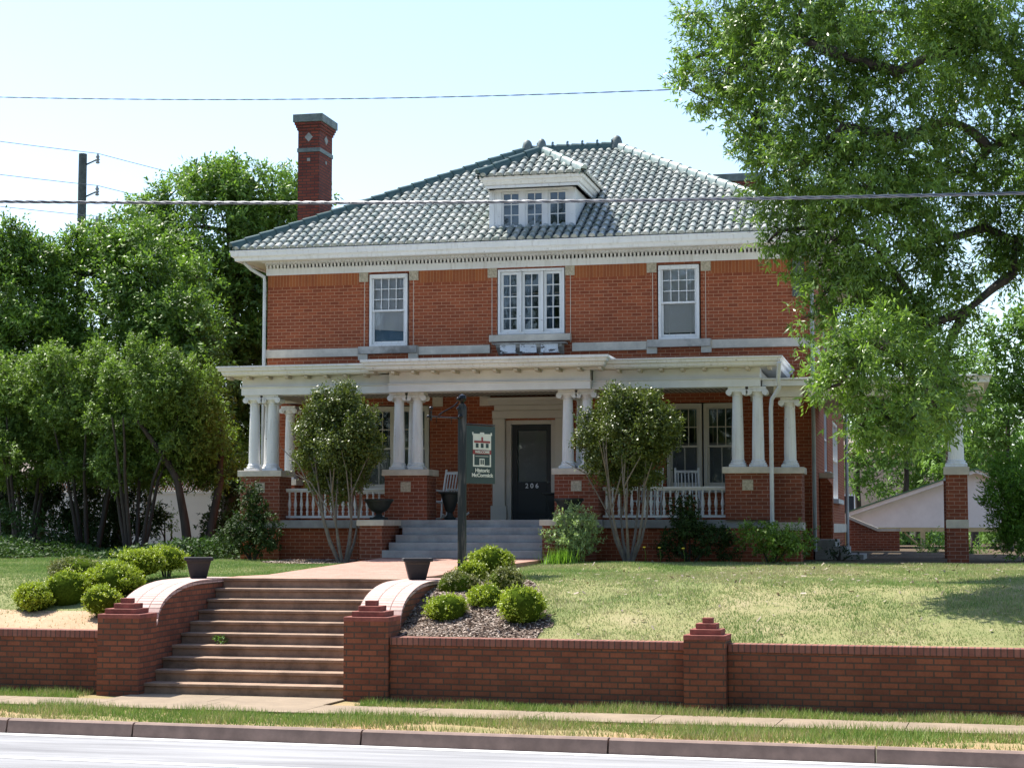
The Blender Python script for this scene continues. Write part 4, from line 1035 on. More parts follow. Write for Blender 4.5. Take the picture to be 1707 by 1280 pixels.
# side stair walls and windows on the right flank
for (y0, y1, z0, z1) in SO:
    f = MB(); X = HX1-.02
    for a, b, c, d_ in ((y0, y0+.07, z0, z1), (y1-.07, y1, z0, z1), (y0+.07, y1-.07, z1-.07, z1), (y0+.07, y1-.07, z0, z0+.06), (y0+.07, y1-.07, (z0+z1)/2-.02, (z0+z1)/2+.02)): f.box(X-.1, X, a, b, c, d_)
    f.box(X-.08, X-.03, (y0+y1)/2-.03, (y0+y1)/2+.03, z0+.06, z1-.07)
    fo = f.build('window', 'white', house)
    MB().box(X-.1, X+.16, y0-.08, y1+.08, z0-.12, z0-.003).build('sill', 'pipe', fo)
    g = MB(); g.quad((X-.06, y0, z0), (X-.06, y1, z0), (X-.06, y1, z1), (X-.06, y0, z1)); g.build('glass_pane', 'glass', fo, fixn=False)
mb = MB(); mb.prism([(-2.40, -.75), (-2.40, 1.15), (-2.25, 1.15), (-2.12, 1.0), (-2.12, -.75)], 'y', 41.9, 42.4); bt = mb.build('side_buttress', 'brick', house)
mb = MB(); mb.box(-2.41, -2.10, 41.85, 42.45, 1.152, 1.27); mb.build('cap', 'stone', bt)
mb = MB()
for i in range(3): mb.box(-2.38, -1.35-.25*i+.0, 39.4, 41.6, -.75+.0, -.57+.16*i) if i == 0 else mb.box(-2.38, -1.45-.25*i, 39.42+.02*i, 41.58-.02*i, -.57+.16*(i-1)+.002, -.57+.16*i)
mb.build('side_steps', 'porchstep', house)
mb = MB(); mb.prism([(-2.38, -.8), (-2.38, .30), (-1.46, -.10), (-.82, -.10), (-.82, -.8)], 'y', 55.2, 55.5); cw = mb.build('stair_cheek', 'pier_brick', house)
mb = MB(); mb.prism([(-2.40, .31), (-2.40, .40), (-1.44, -.01), (-.78, -.01), (-.78, -.095), (-1.47, -.095)], 'y', 55.15, 55.55); mb.build('coping', 'stone', cw)
# dark louvre shutter high on the right corner
MB().box(-2.78, -2.52, HY0-.05, HY0-.006, 5.05, 5.88).build('shutter', M['pole'], house)

# ---------------------------------------------------------------- porch furniture, urns, planters
def rocker():
    t = thing('rocking_chair', 'white slatted rocking chair on the porch just left of the front door', 'rocking chair', (-10.3, 37.9, .172), R(-20), 'white rocking chairs on the porch')
    m = MB()
    for i in range(6): m.box(-.26, .26, -.28+i*.095, -.28+i*.095+.075, .40+i*-.006, .42-i*.006)
    m.build('seat', 'white', t, world=False)
    m = MB()
    for i in range(6): x = -.19+i*.076; m.tube([(x, .25, .44), (x, .40, 1.02)], .014, 5)
    m.tube([(-.24, .40, 1.04), (.24, .40, 1.04)], .03, 6); m.tube([(-.23, .27, .52), (.23, .27, .52)], .018, 6)
    m.build('backrest', 'white', t, world=False)
    for s in (-1, 1):
        m = MB(); m.tube([(s*.25, -.45+.1*k, .03+.09*((k-4.5)/4.5)**2) for k in range(11)], .022, 6); m.build('rocker', 'white', t, world=False)
        m = MB(); m.tube([(s*.26, -.32, .66), (s*.27, .0, .66), (s*.26, .31, .64)], .024, 6); m.build('armrest', 'white', t, world=False)
        m = MB(); m.tube([(s*.25, -.28, .05), (s*.26, -.26, .66)], .02, 6); m.build('front_leg', 'white', t, world=False)
        m = MB(); m.tube([(s*.25, .22, .05), (s*.25, .24, .42), (s*.25, .41, 1.12)], .022, 6); m.build('rear_leg', 'white', t, world=False)
    return t
rk = rocker()
copy_thing(rk, (-4.95, 38.0, .172), R(12), 'white rocking chair behind the right balustrade, nearest the paired end columns')
copy_thing(rk, (-5.85, 38.0, .172), R(-8), 'white rocking chair behind the crown of the right clipped shrub tree')
def urn(x, y, z, label, s=1):
    t = thing('garden_urn', label, 'urn', (x, y, z), 0, 'dark urns on the plinths beside the porch steps')
    m = MB(); m.lathe([(.30, .38), (.31, .41), (.29, .43), (.27, .40), (.25, .36), (.01, .34)], (0, 0, 0), 20); 
    m.build('rim', 'urn', t, world=False, smooth=True)
    m = MB(); m.lathe([(.08, .15), (.16, .19), (.22, .26), (.25, .33), (.285, .385)], (0, 0, 0), 20); m.build('bowl', 'urn', t, world=False, smooth=True)
    m = MB(); m.box(-.15, .15, -.15, .15, 0, .05); m.lathe([(.13, .05), (.08, .08), (.06, .12), (.08, .16)], (0, 0, 0), 16); m.build('foot', 'urn', t, world=False, smooth=True)
    return t
urn(-11.07, 35.5, .17, 'dark cast urn on the brick plinth left of the porch steps')
urn(-7.05, 35.5, .17, 'dark cast urn on the brick plinth right of the porch steps')
def planter(x, y, z, label, rz=0, w=.235, h=.34):
    t = thing('planter', label, 'planter', (x, y, z), rz, 'square black planters on the cheek walls')
    m = MB(); a, b = w*.56, w*.86
    m.add([(-a, -a, 0), (a, -a, 0), (a, a, 0), (-a, a, 0), (-b, -b, h-.04), (b, -b, h-.04), (b, b, h-.04), (-b, b, h-.04)], [(3, 2, 1, 0), (0, 1, 5, 4), (1, 2, 6, 5), (2, 3, 7, 6), (3, 0, 4, 7)])
    m.build('body', 'plastic', t, world=False, bevel=.012)
    m = MB(); ringbox_h = [(-w, w, -w, -w+.04), (-w, w, w-.04, w), (-w, -w+.04, -w+.04, w-.04), (w-.04, w, -w+.04, w-.04)]
    for q in ringbox_h: m.box(*q, h-.055, h)
    m.build('rim', 'plastic', t, world=False, bevel=.012)
    MB().box(-b+.01, b-.01, -b+.01, b-.01, h-.09, h-.06).build('soil', 'soil_dark', t, world=False)
    return t
planter(-11.66, 27.5, -.815, 'square black planter on top of the left cheek wall', R(24))
planter(-7.93, 27.5, -.815, 'square black planter on top of the right cheek wall', R(20))
def pedestal(x, y, label, s=1):
    t = thing('porch_planter', label, 'planter', (x, y, .172), 0, 'dark planters flanking the front door')
    m = MB(); m.lathe([(.12, 0), (.13, .04), (.07, .10), (.06, .16), (.10, .20), (.17, .42), (.20, .55)], (0, 0, 0), 14); m.build('bowl', 'urn', t, world=False, smooth=True)
    m = MB(); m.lathe([(.20, .55), (.26, .57), (.26, .60), (.18, .60), (.17, .56)], (0, 0, 0), 14); m.build('rim', 'urn', t, world=False, smooth=True)
pedestal(-9.92, 36.9, 'dark pedestal planter on the porch in front of the rocking chair')
pedestal(-7.95, 38.3, 'dark pedestal planter on the porch against the right of the front door')

# ---------------------------------------------------------------- sign post
sg = thing('sign_post', 'tall dark green wooden post with a hanging green welcome sign by the brick path', 'sign', (-7.69, 29.4, -.86))
sx, sy = 0, 0
m = MB(); m.box(-.068, .068, -.068, .068, -.1, 2.92); m.prism([(-.068, 2.92), (.068, 2.92), (.04, 2.97), (-.04, 2.97)], 'y', -.068, .068); m.build('post', 'post', sg, world=False, bevel=.006).rotation_euler = (0, 0, R(8))
m = MB(); m.lathe([(.05, 2.96), (.03, 2.98), (.035, 3.0), (.065, 3.03), (.072, 3.07), (.055, 3.115), (.005, 3.14)], (0, 0, 0), 16); m.build('finial', 'iron', sg, world=False, smooth=True)
arm = thing('arm', None, None); 
bpy.data.objects.remove(arm)
rzs = R(58); cs, sn = math.cos(rzs), math.sin(rzs)
def SL(x, y, z): return (x*cs - y*sn, x*sn + y*cs, z)     # sign plane to post frame
m = MB()
B0 = 2.72
m.tube([SL(-.08, 0, B0), SL(-.72, 0, B0)], .014, 8); m.tube([SL(-.10, 0, B0+.28), SL(-.2, 0, B0+.2), SL(-.45, 0, B0+.09), SL(-.55, 0, B0+.03)], .013, 8)
m.tube([SL(-.72, 0, B0-.06), SL(-.72, 0, B0+.1)], .016, 8)
for p, r in ((SL(-.72, 0, B0+.14), .035), (SL(-.78, 0, B0), .03), (SL(-.12, -.03, B0+.16), .035), (SL(-.10, -.06, B0+.03), .04), (SL(-.10, 0, B0+.33), .03)):
    m.lathe([(r*math.sin(a)+.001, r*-math.cos(a)) for a in [math.pi*k/6 for k in range(7)]], p, 10)
for x in (-.6, -.25): m.tube([SL(x, 0, B0), SL(x, 0, B0-.1)], .006, 6)
m.build('bracket', 'iron', sg, world=False, smooth=True)
BW, BH0, BH1 = .70, 1.62, 2.61
m = MB(); m.tube([SL(.07, 0, BH1+.02), SL(.07+BW, 0, BH1+.02)], .013, 8); m.build('sign_arm', 'iron', sg, world=False, smooth=True)
bd = MB()
vs = [SL(.07, -.012, BH0), SL(.07+BW, -.012, BH0), SL(.07+BW, -.012, BH1), SL(.07, -.012, BH1), SL(.07, .012, BH0), SL(.07+BW, .012, BH0), SL(.07+BW, .012, BH1), SL(.07, .012, BH1)]
bd.add(vs, [(0, 1, 2, 3), (4, 7, 6, 5), (0, 4, 5, 1), (3, 2, 6, 7), (0, 3, 7, 4), (1, 5, 6, 2)])
board = bd.build('sign_board', 'sign', sg, world=False)
def plate(mb, x0, x1, z0, z1, d): mb.add([SL(x0, -d, z0), SL(x1, -d, z0), SL(x1, -d, z1), SL(x0, -d, z1), SL(x0, -d+.003, z0), SL(x1, -d+.003, z0), SL(x1, -d+.003, z1), SL(x0, -d+.003, z1)], [(0, 1, 2, 3), (0, 4, 5, 1), (3, 2, 6, 7), (0, 3, 7, 4), (1, 5, 6, 2)])
cxm = .07+.385; fx0, fx1 = cxm-.215, cxm+.215
wm = MB(); plate(wm, fx0, fx1, 2.20, 2.46, .0155); plate(wm, fx0-.02, fx1+.02, 2.45, 2.475, .019); plate(wm, cxm-.05, cxm+.05, 2.475, 2.50, .0155); plate(wm, fx0-.02, fx0+.01, 2.475, 2.50, .0155); plate(wm, fx1-.01, fx1+.02, 2.475, 2.50, .0155)
plate(wm, fx0, fx0+.03, 1.91, 2.12, .0155); plate(wm, fx1-.03, fx1, 1.91, 2.12, .0155); plate(wm, fx0+.03, fx1-.03, 1.91, 1.935, .0155)
plate(wm, cxm-.06, cxm+.06, 1.935, 2.05, .0155); plate(wm, fx0+.06, fx1-.06, 2.085, 2.093, .0155)
wm.build('sign_picture', 'sign_white', board, world=False)
rm = MB(); plate(rm, cxm-.19, cxm+.19, 2.32, 2.355, .020); plate(rm, cxm-.02, cxm+.02, 2.355, 2.42, .020); plate(rm, fx0-.005, fx1+.005, 2.125, 2.195, .0155); rm.build('sign_band', 'sign_red', board, world=False)
gm = MB()
for q in (-.12, 0, .12): plate(gm, cxm+q-.032, cxm+q+.032, 2.235, 2.31, .020)
for q in (-1, 1): plate(gm, cxm+q*.024-.014, cxm+q*.024+.014, 1.95, 2.03, .020)
gm.build('sign_window', 'sign', board, world=False)
TM = Matrix.Rotation(rzs, 4, 'Z')
def st(body, size, z, mat='sign_white', sx=1.0, d=.022, bold=.003, name='lettering'):
    p = SL(cxm, -d, z); return text(body, size, mat, board, Matrix.Translation(p) @ TM @ Matrix.Rotation(R(90), 4, 'X'), name, .002, bold, sx)
st('WELCOME', .062, 2.16, sx=1.15, bold=.002); st('Historic', .088, 1.845, sx=1.2, bold=.003); st('McCormick', .088, 1.762, sx=1.2, bold=.003)

# ---------------------------------------------------------------- boxwoods
def boxwood(px, py, w, h, Y, label, mat='leaf_box', i=0):
    c = at(px, py, Y); D = c.length; r = w/2*D/FPX*1.14; rz = h/2*D/FPX*1.1; g = np.random.default_rng(100+i)
    z0 = groundz(c.x, c.y); t = thing('boxwood', label, 'shrub', (c.x, c.y, z0), 0, 'clipped round boxwoods beside the garden steps')
    bl = [(c.x, c.y, c.z, r*.74, rz/r)]
    for k in range(9):
        d = g.normal(size=3); d /= np.linalg.norm(d); d[2] = abs(d[2])*.9-.25
        bl.append((c.x+d[0]*r*.52, c.y+d[1]*r*.52, c.z+d[2]*rz*.55, r*g.uniform(.38, .5), rz/r))
    V, tt = leaf_polys(bl, .025, .019, lai=5.6, droop=-.25, twig=8, shell=.2, rs=g, jit=.14, lump=.35, up=.3, sub=14)
    np_mesh('foliage', V, 4, mat, tt, t)
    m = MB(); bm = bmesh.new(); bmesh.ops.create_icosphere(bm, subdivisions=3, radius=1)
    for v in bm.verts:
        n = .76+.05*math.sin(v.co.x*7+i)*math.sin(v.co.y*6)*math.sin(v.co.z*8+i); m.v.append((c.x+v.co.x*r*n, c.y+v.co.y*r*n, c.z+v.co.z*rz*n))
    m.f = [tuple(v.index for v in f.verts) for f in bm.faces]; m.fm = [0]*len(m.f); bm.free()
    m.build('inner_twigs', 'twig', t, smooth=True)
    m = MB()
    for k in range(4): m.tube([(c.x+.04*math.cos(k*1.6), c.y+.04*math.sin(k*1.6), z0-.05), (c.x+.12*math.cos(k*1.6), c.y+.12*math.sin(k*1.6), c.z)], .018, 5)
    m.build('stem', 'bark', t)
BX = [(870, 1011, 78, 76, 25.3, 'bright green boxwood nearest the lawn, lowest and rightmost of the right group', 'leaf_box'),
      (745, 1018, 68, 62, 25.45, 'small boxwood on mulch beside the right cheek wall, lowest on that side', 'leaf_box'),
      (812, 1000, 66, 60, 26.1, 'boxwood in the middle of the right group, between the two lowest ones', 'leaf_box'),
      (843, 970, 66, 54, 27.2, 'yellowish boxwood at the right edge of the mulch bed, second row up', 'leaf_box_dull'),
      (762, 978, 72, 54, 27.0, 'dull brownish boxwood on the left of the mulch bed behind the small one', 'leaf_box_dull'),
      (818, 938, 74, 58, 28.4, 'largest top boxwood of the right group in front of the porch steps', 'leaf_box'),
      (785, 955, 56, 44, 28.0, 'boxwood tucked at the foot of the green sign post', 'leaf_box'),
      (58, 997, 66, 56, 26.0, 'leftmost boxwood of the left group above the sandy bank', 'leaf_box'),
      (112, 985, 78, 76, 26.4, 'tall boxwood second from the left above the sandy bank', 'leaf_box'),
      (168, 1001, 62, 52, 25.5, 'small round boxwood standing alone in front, beside the left cheek wall', 'leaf_box'),
      (190, 968, 100, 62, 26.9, 'bright wide boxwood in the middle of the left group', 'leaf_box'),
      (128, 952, 90, 50, 27.6, 'boxwood at the back of the left group, behind the tall one', 'leaf_box_dull'),
      (235, 938, 84, 50, 28.0, 'boxwood on the right side of the left group, touching the last one', 'leaf_box'),
      (278, 932, 62, 44, 28.6, 'rightmost boxwood of the left group next to the black planter', 'leaf_box')]
for i, b in enumerate(BX): boxwood(b[0], b[1], b[2], b[3], b[4], b[5], b[6], i)

# ---------------------------------------------------------------- shrub trees and shrubs by the porch
def gz(p): return groundz(p[0], p[1])
def shrubtree(px, base_py, blobs, label, Y, i, mat='leaf_tip'):
    b = at(px, base_py, Y); base = (b.x, b.y, gz(b)); t = thing('clipped_tree', label, 'small tree', base, 0, 'clipped multi-stemmed trees before the porch')
    bl = [blob(*q) for q in blobs]; m = MB()
    cc = Vector(bl[0][:3])
    for k in range(7):
        a = k*.9+.3; top = cc + Vector((math.cos(a)*.5, math.sin(a)*.5, -.35+.2*math.sin(k*2)))
        mid = Vector(base).lerp(top, .45) + Vector((math.cos(a)*.16, math.sin(a)*.16, 0))
        p0 = Vector(base)+Vector((math.cos(a)*.05, math.sin(a)*.05, -.05))
        pts = [p0, p0.lerp(mid, .5)+Vector((math.cos(a)*.05, 0, 0)), mid, mid.lerp(top, .5)+Vector((random.uniform(-.05, .05), 0, .03)), top]
        m.tube(pts, [.04, .03, .022, .016, .010], 6)
        for q in range(4):
            e = top + Vector((random.gauss(0, .35), random.gauss(0, .35), random.uniform(-.1, .5))); m.tube([pts[2+q % 2], pts[3].lerp(e, .5), e], [.018, .012, .006], 5)
    m.build('trunk', 'bark_grey', t, smooth=True)
    g = np.random.default_rng(300+i); V, tt = leaf_polys(bl, .055, .034, lai=7, droop=-.05, twig=8, shell=.4, rs=g, up=.35, jit=.3, lump=.3)
    np_mesh('crown', V, 4, mat, tt, t); return t
shrubtree(572, 921, [(560, 745, 66, 35, .95), (530, 800, 22, 35), (565, 815, 22, 35), (600, 800, 20, 35), (515, 770, 24, 35), (545, 790, 28, 35), (585, 790, 26, 35), (620, 745, 24, 35), (520, 725, 32, 35.1), (600, 720, 34, 34.9), (575, 680, 34, 35), (540, 690, 32, 35), (560, 765, 36, 35), (600, 760, 28, 35), (520, 755, 26, 35), (575, 655, 18, 35), (610, 690, 20, 35), (545, 668, 20, 35)], 'clipped shrub tree with glossy dark leaves and three pale stems, left of the porch steps', 35.0, 1)
shrubtree(1048, 930, [(1045, 730, 62, 35, .9), (1000, 780, 26, 35), (1040, 790, 28, 35), (1080, 785, 26, 35), (1000, 715, 38, 35.1), (1090, 715, 40, 34.9), (1030, 680, 36, 35), (1075, 685, 34, 35), (985, 725, 26, 35), (1110, 725, 26, 35), (1050, 765, 34, 35), (1010, 760, 26, 35), (1085, 760, 26, 35), (1025, 660, 18, 35), (1118, 705, 16, 35), (970, 735, 12, 35)], 'broad clipped shrub tree with reddish green top, in front of the right porch windows', 35.0, 2)
def shrub(name, label, blobs, mat, L, Wd, lai=2.4, group=None, cat='shrub', stems=4, **k):
    bl = [blob(*q) for q in blobs]; c = bl[0]; z0 = gz(c) if c[1] < 60 else -.75
    t = thing(name, label, cat, (c[0], c[1], z0), 0, group)
    V, tt = leaf_polys(bl, L, Wd, lai=lai, **k); np_mesh('foliage', V, 4, mat, tt, t)
    m = MB()
    for s in range(stems):
        b = bl[s % len(bl)]; m.tube([(c[0]+random.uniform(-.1, .1), c[1], z0-.1), ((c[0]+b[0])/2, c[1], (z0+b[2])/2), b[:3]], [.03, .022, .01], 5)
    m.build('stem', 'bark', t); return t
M['leaf_mint'] = leafmat('pale_mint_leaf', (.16, .24, .09), (.42, .54, .25), .4, .35)
shrub('flowering_shrub', 'loose pale green shrub with upright shoots right of the porch steps', [(955, 880, 36, 34.9), (940, 895, 32, 34.7), (975, 890, 26, 34.9), (960, 862, 18, 34.9), (985, 872, 14, 34.9), (940, 872, 12, 34.9), (968, 912, 24, 34.8), (955, 848, 7, 34.9), (990, 895, 12, 34.9), (930, 890, 12, 34.8)], 'leaf_mint', .06, .026, 2.6, up=.8, droop=-.2, lump=.4)
g = np.random.default_rng(9); N = 420; c0 = at(935, 915, 34.4); ba = np.stack([c0.x+g.normal(0, .16, N), c0.y+g.normal(0, .12, N), np.full(N, gz(c0))], 1); an = g.uniform(0, 6.28, N)
tp = ba + np.stack([np.cos(an)*.12, np.sin(an)*.12, g.uniform(.15, .38, N)], 1); sd2 = np.stack([np.cos(an+1.5), np.sin(an+1.5), 0*an], 1)*.009
props(np_mesh('iris_clump', np.stack([ba-sd2, ba+sd2, tp], 1), 3, 'leaf_bright', g.random(N)), 'clump of upright sword-like leaves in front of the pale green shrub', 'plant')
shrub('foundation_shrub', 'glossy round shrub in front of the end pier with the white downspout', [(1290, 893, 28, 35.2), (1255, 897, 26, 35.2), (1325, 900, 26, 35.2), (1300, 912, 26, 35.1), (1345, 905, 16, 35.3)], 'leaf_mag', .06, .032, 4.5, up=.3)
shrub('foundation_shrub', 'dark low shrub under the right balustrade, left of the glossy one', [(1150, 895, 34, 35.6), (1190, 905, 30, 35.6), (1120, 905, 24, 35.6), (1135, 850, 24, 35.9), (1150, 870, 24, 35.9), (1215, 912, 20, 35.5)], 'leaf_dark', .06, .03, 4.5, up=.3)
shrub('foundation_shrub', 'evergreen shrub, darkened for tree shade, hiding the left end pier of the porch', [(425, 855, 26, 35.5), (410, 880, 28, 35.5), (445, 885, 26, 35.4), (385, 890, 22, 35.6), (415, 825, 18, 35.6), (440, 905, 20, 35.3), (400, 905, 20, 35.4)], 'leaf_dark', .07, .035, 4.5, up=.2)
shrub('foundation_shrub', 'low dark plant at the foot of the side steps by the right corner', [(1400, 915, 12, 38.5), (1385, 920, 10, 38.5), (1420, 925, 8, 38.5)], 'leaf_dark', .06, .03, 2, up=.3)
for i, (px, py) in enumerate([(1075, 905), (1100, 912), (1140, 922)]):
    b = at(px, py+12, 34.3); m = MB(); m.tube([(b.x, b.y, gz(b)), (b.x+.02, b.y, gz(b)+.15), (b.x-.01, b.y, gz(b)+.3)], .006, 5)
    t = thing('yellow_flower', 'small yellow flower at the edge of the bed right of the pale shrub', 'flower', (b.x, b.y, gz(b)), 0, 'yellow flowers in the porch bed'); m.build('stem', 'leaf_bright', t)
    m = MB(); m.lathe([(.002, 0), (.03, .01), (.028, .025), (.002, .03)], (b.x-.01, b.y, gz(b)+.3), 8); m.build('bloom', M['fl'] if 'fl' in M else M.setdefault('fl', plain('yellow_petal', (.75, .55, .03), .6, .1, bs=0)), t)

# ---------------------------------------------------------------- trees on the left
def on(px, Y): p = at(px, 880, Y); return (p.x, p.y, groundz(p.x, p.y) if Y < 60 else -.75)
def tr(name, label, cat, px, Y, tops, r0, blobs, mat, bark, L, Wd, **k):
    base = on(px, Y); tp = [at(a, b, c) for a, b, c in tops]
    return tree(name, label, cat, base, tp, r0, [blob(*q) for q in blobs], mat, bark, L, Wd, **k)
GL = np.random.default_rng(77)
def fill(x0, x1, y0, y1, n, r0, r1, Y0, Y1):
    return [(GL.uniform(x0, x1), GL.uniform(y0, y1), GL.uniform(r0, r1), GL.uniform(Y0, Y1)) for _ in range(n)]
tr('broadleaf_tree', 'tall broad evergreen tree close behind the left chimney', 'tree', 385, 50, [(385, 700, 50), (390, 500, 50), (385, 350, 50)], .28,
   [(345, 310, 40, 50), (395, 310, 45, 50), (440, 320, 42, 50), (470, 365, 45, 51), (300, 380, 50, 50), (370, 380, 65, 49.5), (430, 400, 55, 50), (320, 450, 60, 49), (400, 470, 60, 50), (440, 500, 55, 50.5), (280, 450, 45, 49.5), (360, 540, 65, 49.5), (420, 580, 55, 50), (320, 600, 60, 50), (395, 650, 50, 49.5), (430, 660, 40, 50), (260, 400, 35, 49.5), (400, 280, 18, 50), (350, 285, 16, 50), (450, 450, 45, 50), (475, 420, 30, 51), (540, 345, 18, 54), (545, 320, 8, 54), (225, 390, 30, 50), (345, 720, 50, 50), (410, 720, 35, 50), (250, 370, 36, 50), (215, 360, 22, 49), (280, 330, 30, 50), (480, 330, 30, 51), (500, 400, 40, 52), (430, 440, 50, 50), (445, 600, 40, 50), (440, 730, 36, 50), (300, 670, 50, 49.5), (380, 760, 45, 50), (235, 340, 18, 50)] + fill(230, 475, 380, 780, 26, 30, 50, 49.5, 52) + fill(300, 480, 300, 400, 8, 24, 40, 49, 52),
   'leaf_mag', 'bark', .16, .065, lai=5, lump=.5, up=.5)
tr('broadleaf_tree', 'dense green tree in the middle of the left side, below the utility pole', 'tree', 200, 45, [(205, 720, 45), (210, 560, 45), (200, 450, 45)], .22,
   [(120, 425, 34, 45), (165, 410, 36, 45), (140, 460, 50, 45), (200, 450, 55, 44.5), (255, 470, 50, 44.5), (110, 510, 50, 45), (180, 530, 60, 44), (250, 550, 60, 44), (300, 520, 40, 44), (310, 590, 50, 44), (330, 650, 40, 43.5), (120, 600, 60, 44.5), (200, 620, 60, 44), (345, 690, 30, 43), (100, 450, 30, 45), (235, 400, 30, 45), (350, 600, 26, 43.5), (290, 640, 50, 43.5), (160, 690, 50, 44), (250, 690, 50, 44), (140, 390, 22, 45), (180, 380, 18, 45), (230, 430, 40, 45), (330, 560, 40, 44), (355, 640, 30, 43.5), (100, 660, 60, 44), (90, 560, 50, 44.5), (120, 740, 50, 45), (200, 740, 55, 45), (280, 745, 50, 45), (340, 740, 40, 45)] + fill(90, 340, 450, 780, 26, 28, 46, 44.5, 47) + fill(110, 330, 400, 480, 7, 20, 34, 44, 46),
   'leaf_mag', 'bark', .14, .058, lai=5, lump=.5, up=.45)
tr('broadleaf_tree', 'dense green tree cut off by the left edge of the view', 'tree', 10, 44, [(15, 720, 44), (20, 500, 44), (10, 420, 44)], .2,
   [(5, 420, 45, 44), (45, 420, 34, 44), (25, 390, 24, 44), (60, 470, 40, 44), (10, 490, 50, 43.5), (60, 550, 55, 43.5), (5, 590, 55, 43.5), (70, 620, 40, 43), (30, 670, 50, 43), (-50, 450, 60, 44), (-50, 600, 60, 44), (75, 430, 18, 44), (30, 440, 50, 44), (90, 500, 36, 44), (50, 720, 50, 44), (0, 650, 50, 43.5), (-10, 740, 50, 44)] + fill(-30, 95, 430, 780, 16, 28, 46, 43.5, 46),
   'leaf_mag', 'bark', .14, .058, lai=5, lump=.5, up=.4)
MY = 'multi-stemmed crape myrtle '
for i, (px, Y, lab, bl) in enumerate([
    (40, 41.5, 'at the far left edge of the shaded row', [(20, 640, 50, 41), (70, 640, 50, 41), (-20, 680, 50, 41), (50, 700, 50, 41.5), (95, 690, 40, 41), (10, 730, 40, 41), (85, 605, 26, 41), (0, 780, 40, 41.5), (50, 770, 44, 41.5), (95, 760, 40, 41.5)]),
    (150, 41, 'second in the shaded row from the left, with many tan stems', [(110, 660, 50, 40.5), (160, 640, 50, 40.5), (200, 660, 45, 40.5), (140, 700, 50, 41), (190, 720, 40, 41), (165, 595, 24, 40.5), (100, 600, 26, 40.5), (140, 765, 44, 41.5), (185, 775, 40, 41.5)]),
    (225, 40, 'third in the shaded row, with reddish tips and straight tan stems', [(215, 620, 40, 39.5), (260, 640, 50, 39.5), (300, 660, 45, 39.5), (250, 690, 50, 40), (210, 690, 40, 40), (230, 585, 24, 39.5), (270, 600, 30, 39.5), (310, 625, 26, 39.5), (225, 750, 44, 40.5), (265, 740, 40, 40.5)]),
    (330, 40.5, 'nearest the porch, with a dark leaning stem', [(320, 680, 40, 40), (345, 660, 30, 40), (300, 720, 45, 40), (345, 730, 40, 40.5), (350, 625, 20, 40), (265, 760, 36, 40.5), (325, 775, 36, 41), (370, 790, 30, 41), (360, 700, 30, 40.5), (250, 790, 26, 41), (300, 770, 36, 41)])]):
    bl = bl + fill((-30, 100, 170, 280)[i], (110, 210, 310, 372)[i], 610, 800, 13, 20, 36, 39.6, 42); base = on(px, Y); stems = 7 if i < 3 else 2
    tp = [at(px, 800, Y), at(px+(12 if i < 3 else -35), 700, Y)]
    tree('crape_myrtle', MY+lab, 'tree', base, tp, .055 if i < 3 else .13, [blob(*q) for q in bl], 'leaf_myrtle', 'bark_shaded' if i < 3 else 'bark', .085, .04, group='crape myrtles left of the porch', stems=stems, spread=.5, lai=5, lump=.4, up=.5)
tr('broadleaf_tree', 'dark small tree deep in the shade behind the left myrtles', 'tree', 65, 46, [(68, 780, 46), (60, 700, 46)], .16, [(60, 700, 60, 46), (110, 720, 50, 46.5), (10, 720, 50, 46), (160, 740, 45, 47), (230, 740, 45, 47)], 'leaf_dark', 'bark', .12, .05, lai=4.5)
# undergrowth, the dark thickets deepening the shade under the trees
shrub('understory_shrub', 'round dark shrub in front of the white fence', [(215, 850, 40, 42), (240, 870, 34, 42), (190, 880, 34, 42), (225, 820, 22, 42)], 'leaf_dark', .08, .04, 4.2, up=.3)
shrub('understory_shrub', 'dark thicket hiding the fence behind the leftmost myrtles', [(30, 840, 50, 44), (90, 850, 45, 44), (-20, 830, 50, 44), (60, 810, 40, 44), (20, 880, 40, 43)], 'leaf_dark', .09, .045, 4, up=.3)
shrub('understory_shrub', 'dark thicket between the second and third myrtles', [(150, 850, 45, 44.5), (120, 880, 34, 43.5), (170, 880, 40, 43.5), (160, 815, 36, 44.5)], 'leaf_dark', .09, .045, 4, up=.3)
shrub('understory_shrub', 'dark thicket between the white fence panel and the porch', [(385, 840, 36, 42), (375, 880, 34, 41), (400, 800, 30, 42.5), (355, 885, 20, 41)], 'leaf_dark', .09, .045, 4, up=.3)
shrub('understory_shrub', 'small bright green plant before the white fence panel', [(275, 855, 18, 43), (262, 870, 16, 42.5), (285, 868, 14, 42.5)], 'leaf_bright', .08, .035, 1.5, up=.3)
shrub('understory_shrub', 'weedy green shrub at the foot of the leftmost myrtle', [(20, 880, 34, 40), (60, 890, 30, 40), (0, 850, 24, 40.5), (100, 885, 26, 41)], 'leaf_ivy', .09, .045, 1.6, up=.5)
shrub('understory_shrub', 'bright yellow-green bush seen between the left porch columns', [(450, 745, 20, 43), (395, 750, 26, 43.5), (385, 780, 22, 43.5), (455, 780, 22, 43), (420, 800, 26, 43)], 'leaf_bright', .09, .04, 1.6, up=.3)
g = np.random.default_rng(21); N = 26000
X = g.uniform(-25, -14.2, N*3); Yv = g.uniform(36.2, 43.5, N*3); kp = (np.sin(X*1.7)*np.sin(Yv*1.9+X)+g.random(N*3)*1.6) > .7; X = X[kp][:N]; Yv = Yv[kp][:N]; n_ = len(X)
kp = ~((X > -16.5) & (Yv > 38.5)); X, Yv = X[kp], Yv[kp]; n_ = len(X)
hgt = g.random(n_)*.28*(1+np.sin(X*1.1)*.7); P0 = np.stack([X, Yv, np.array([groundz(a, b) for a, b in zip(X, Yv)])+hgt], 1)
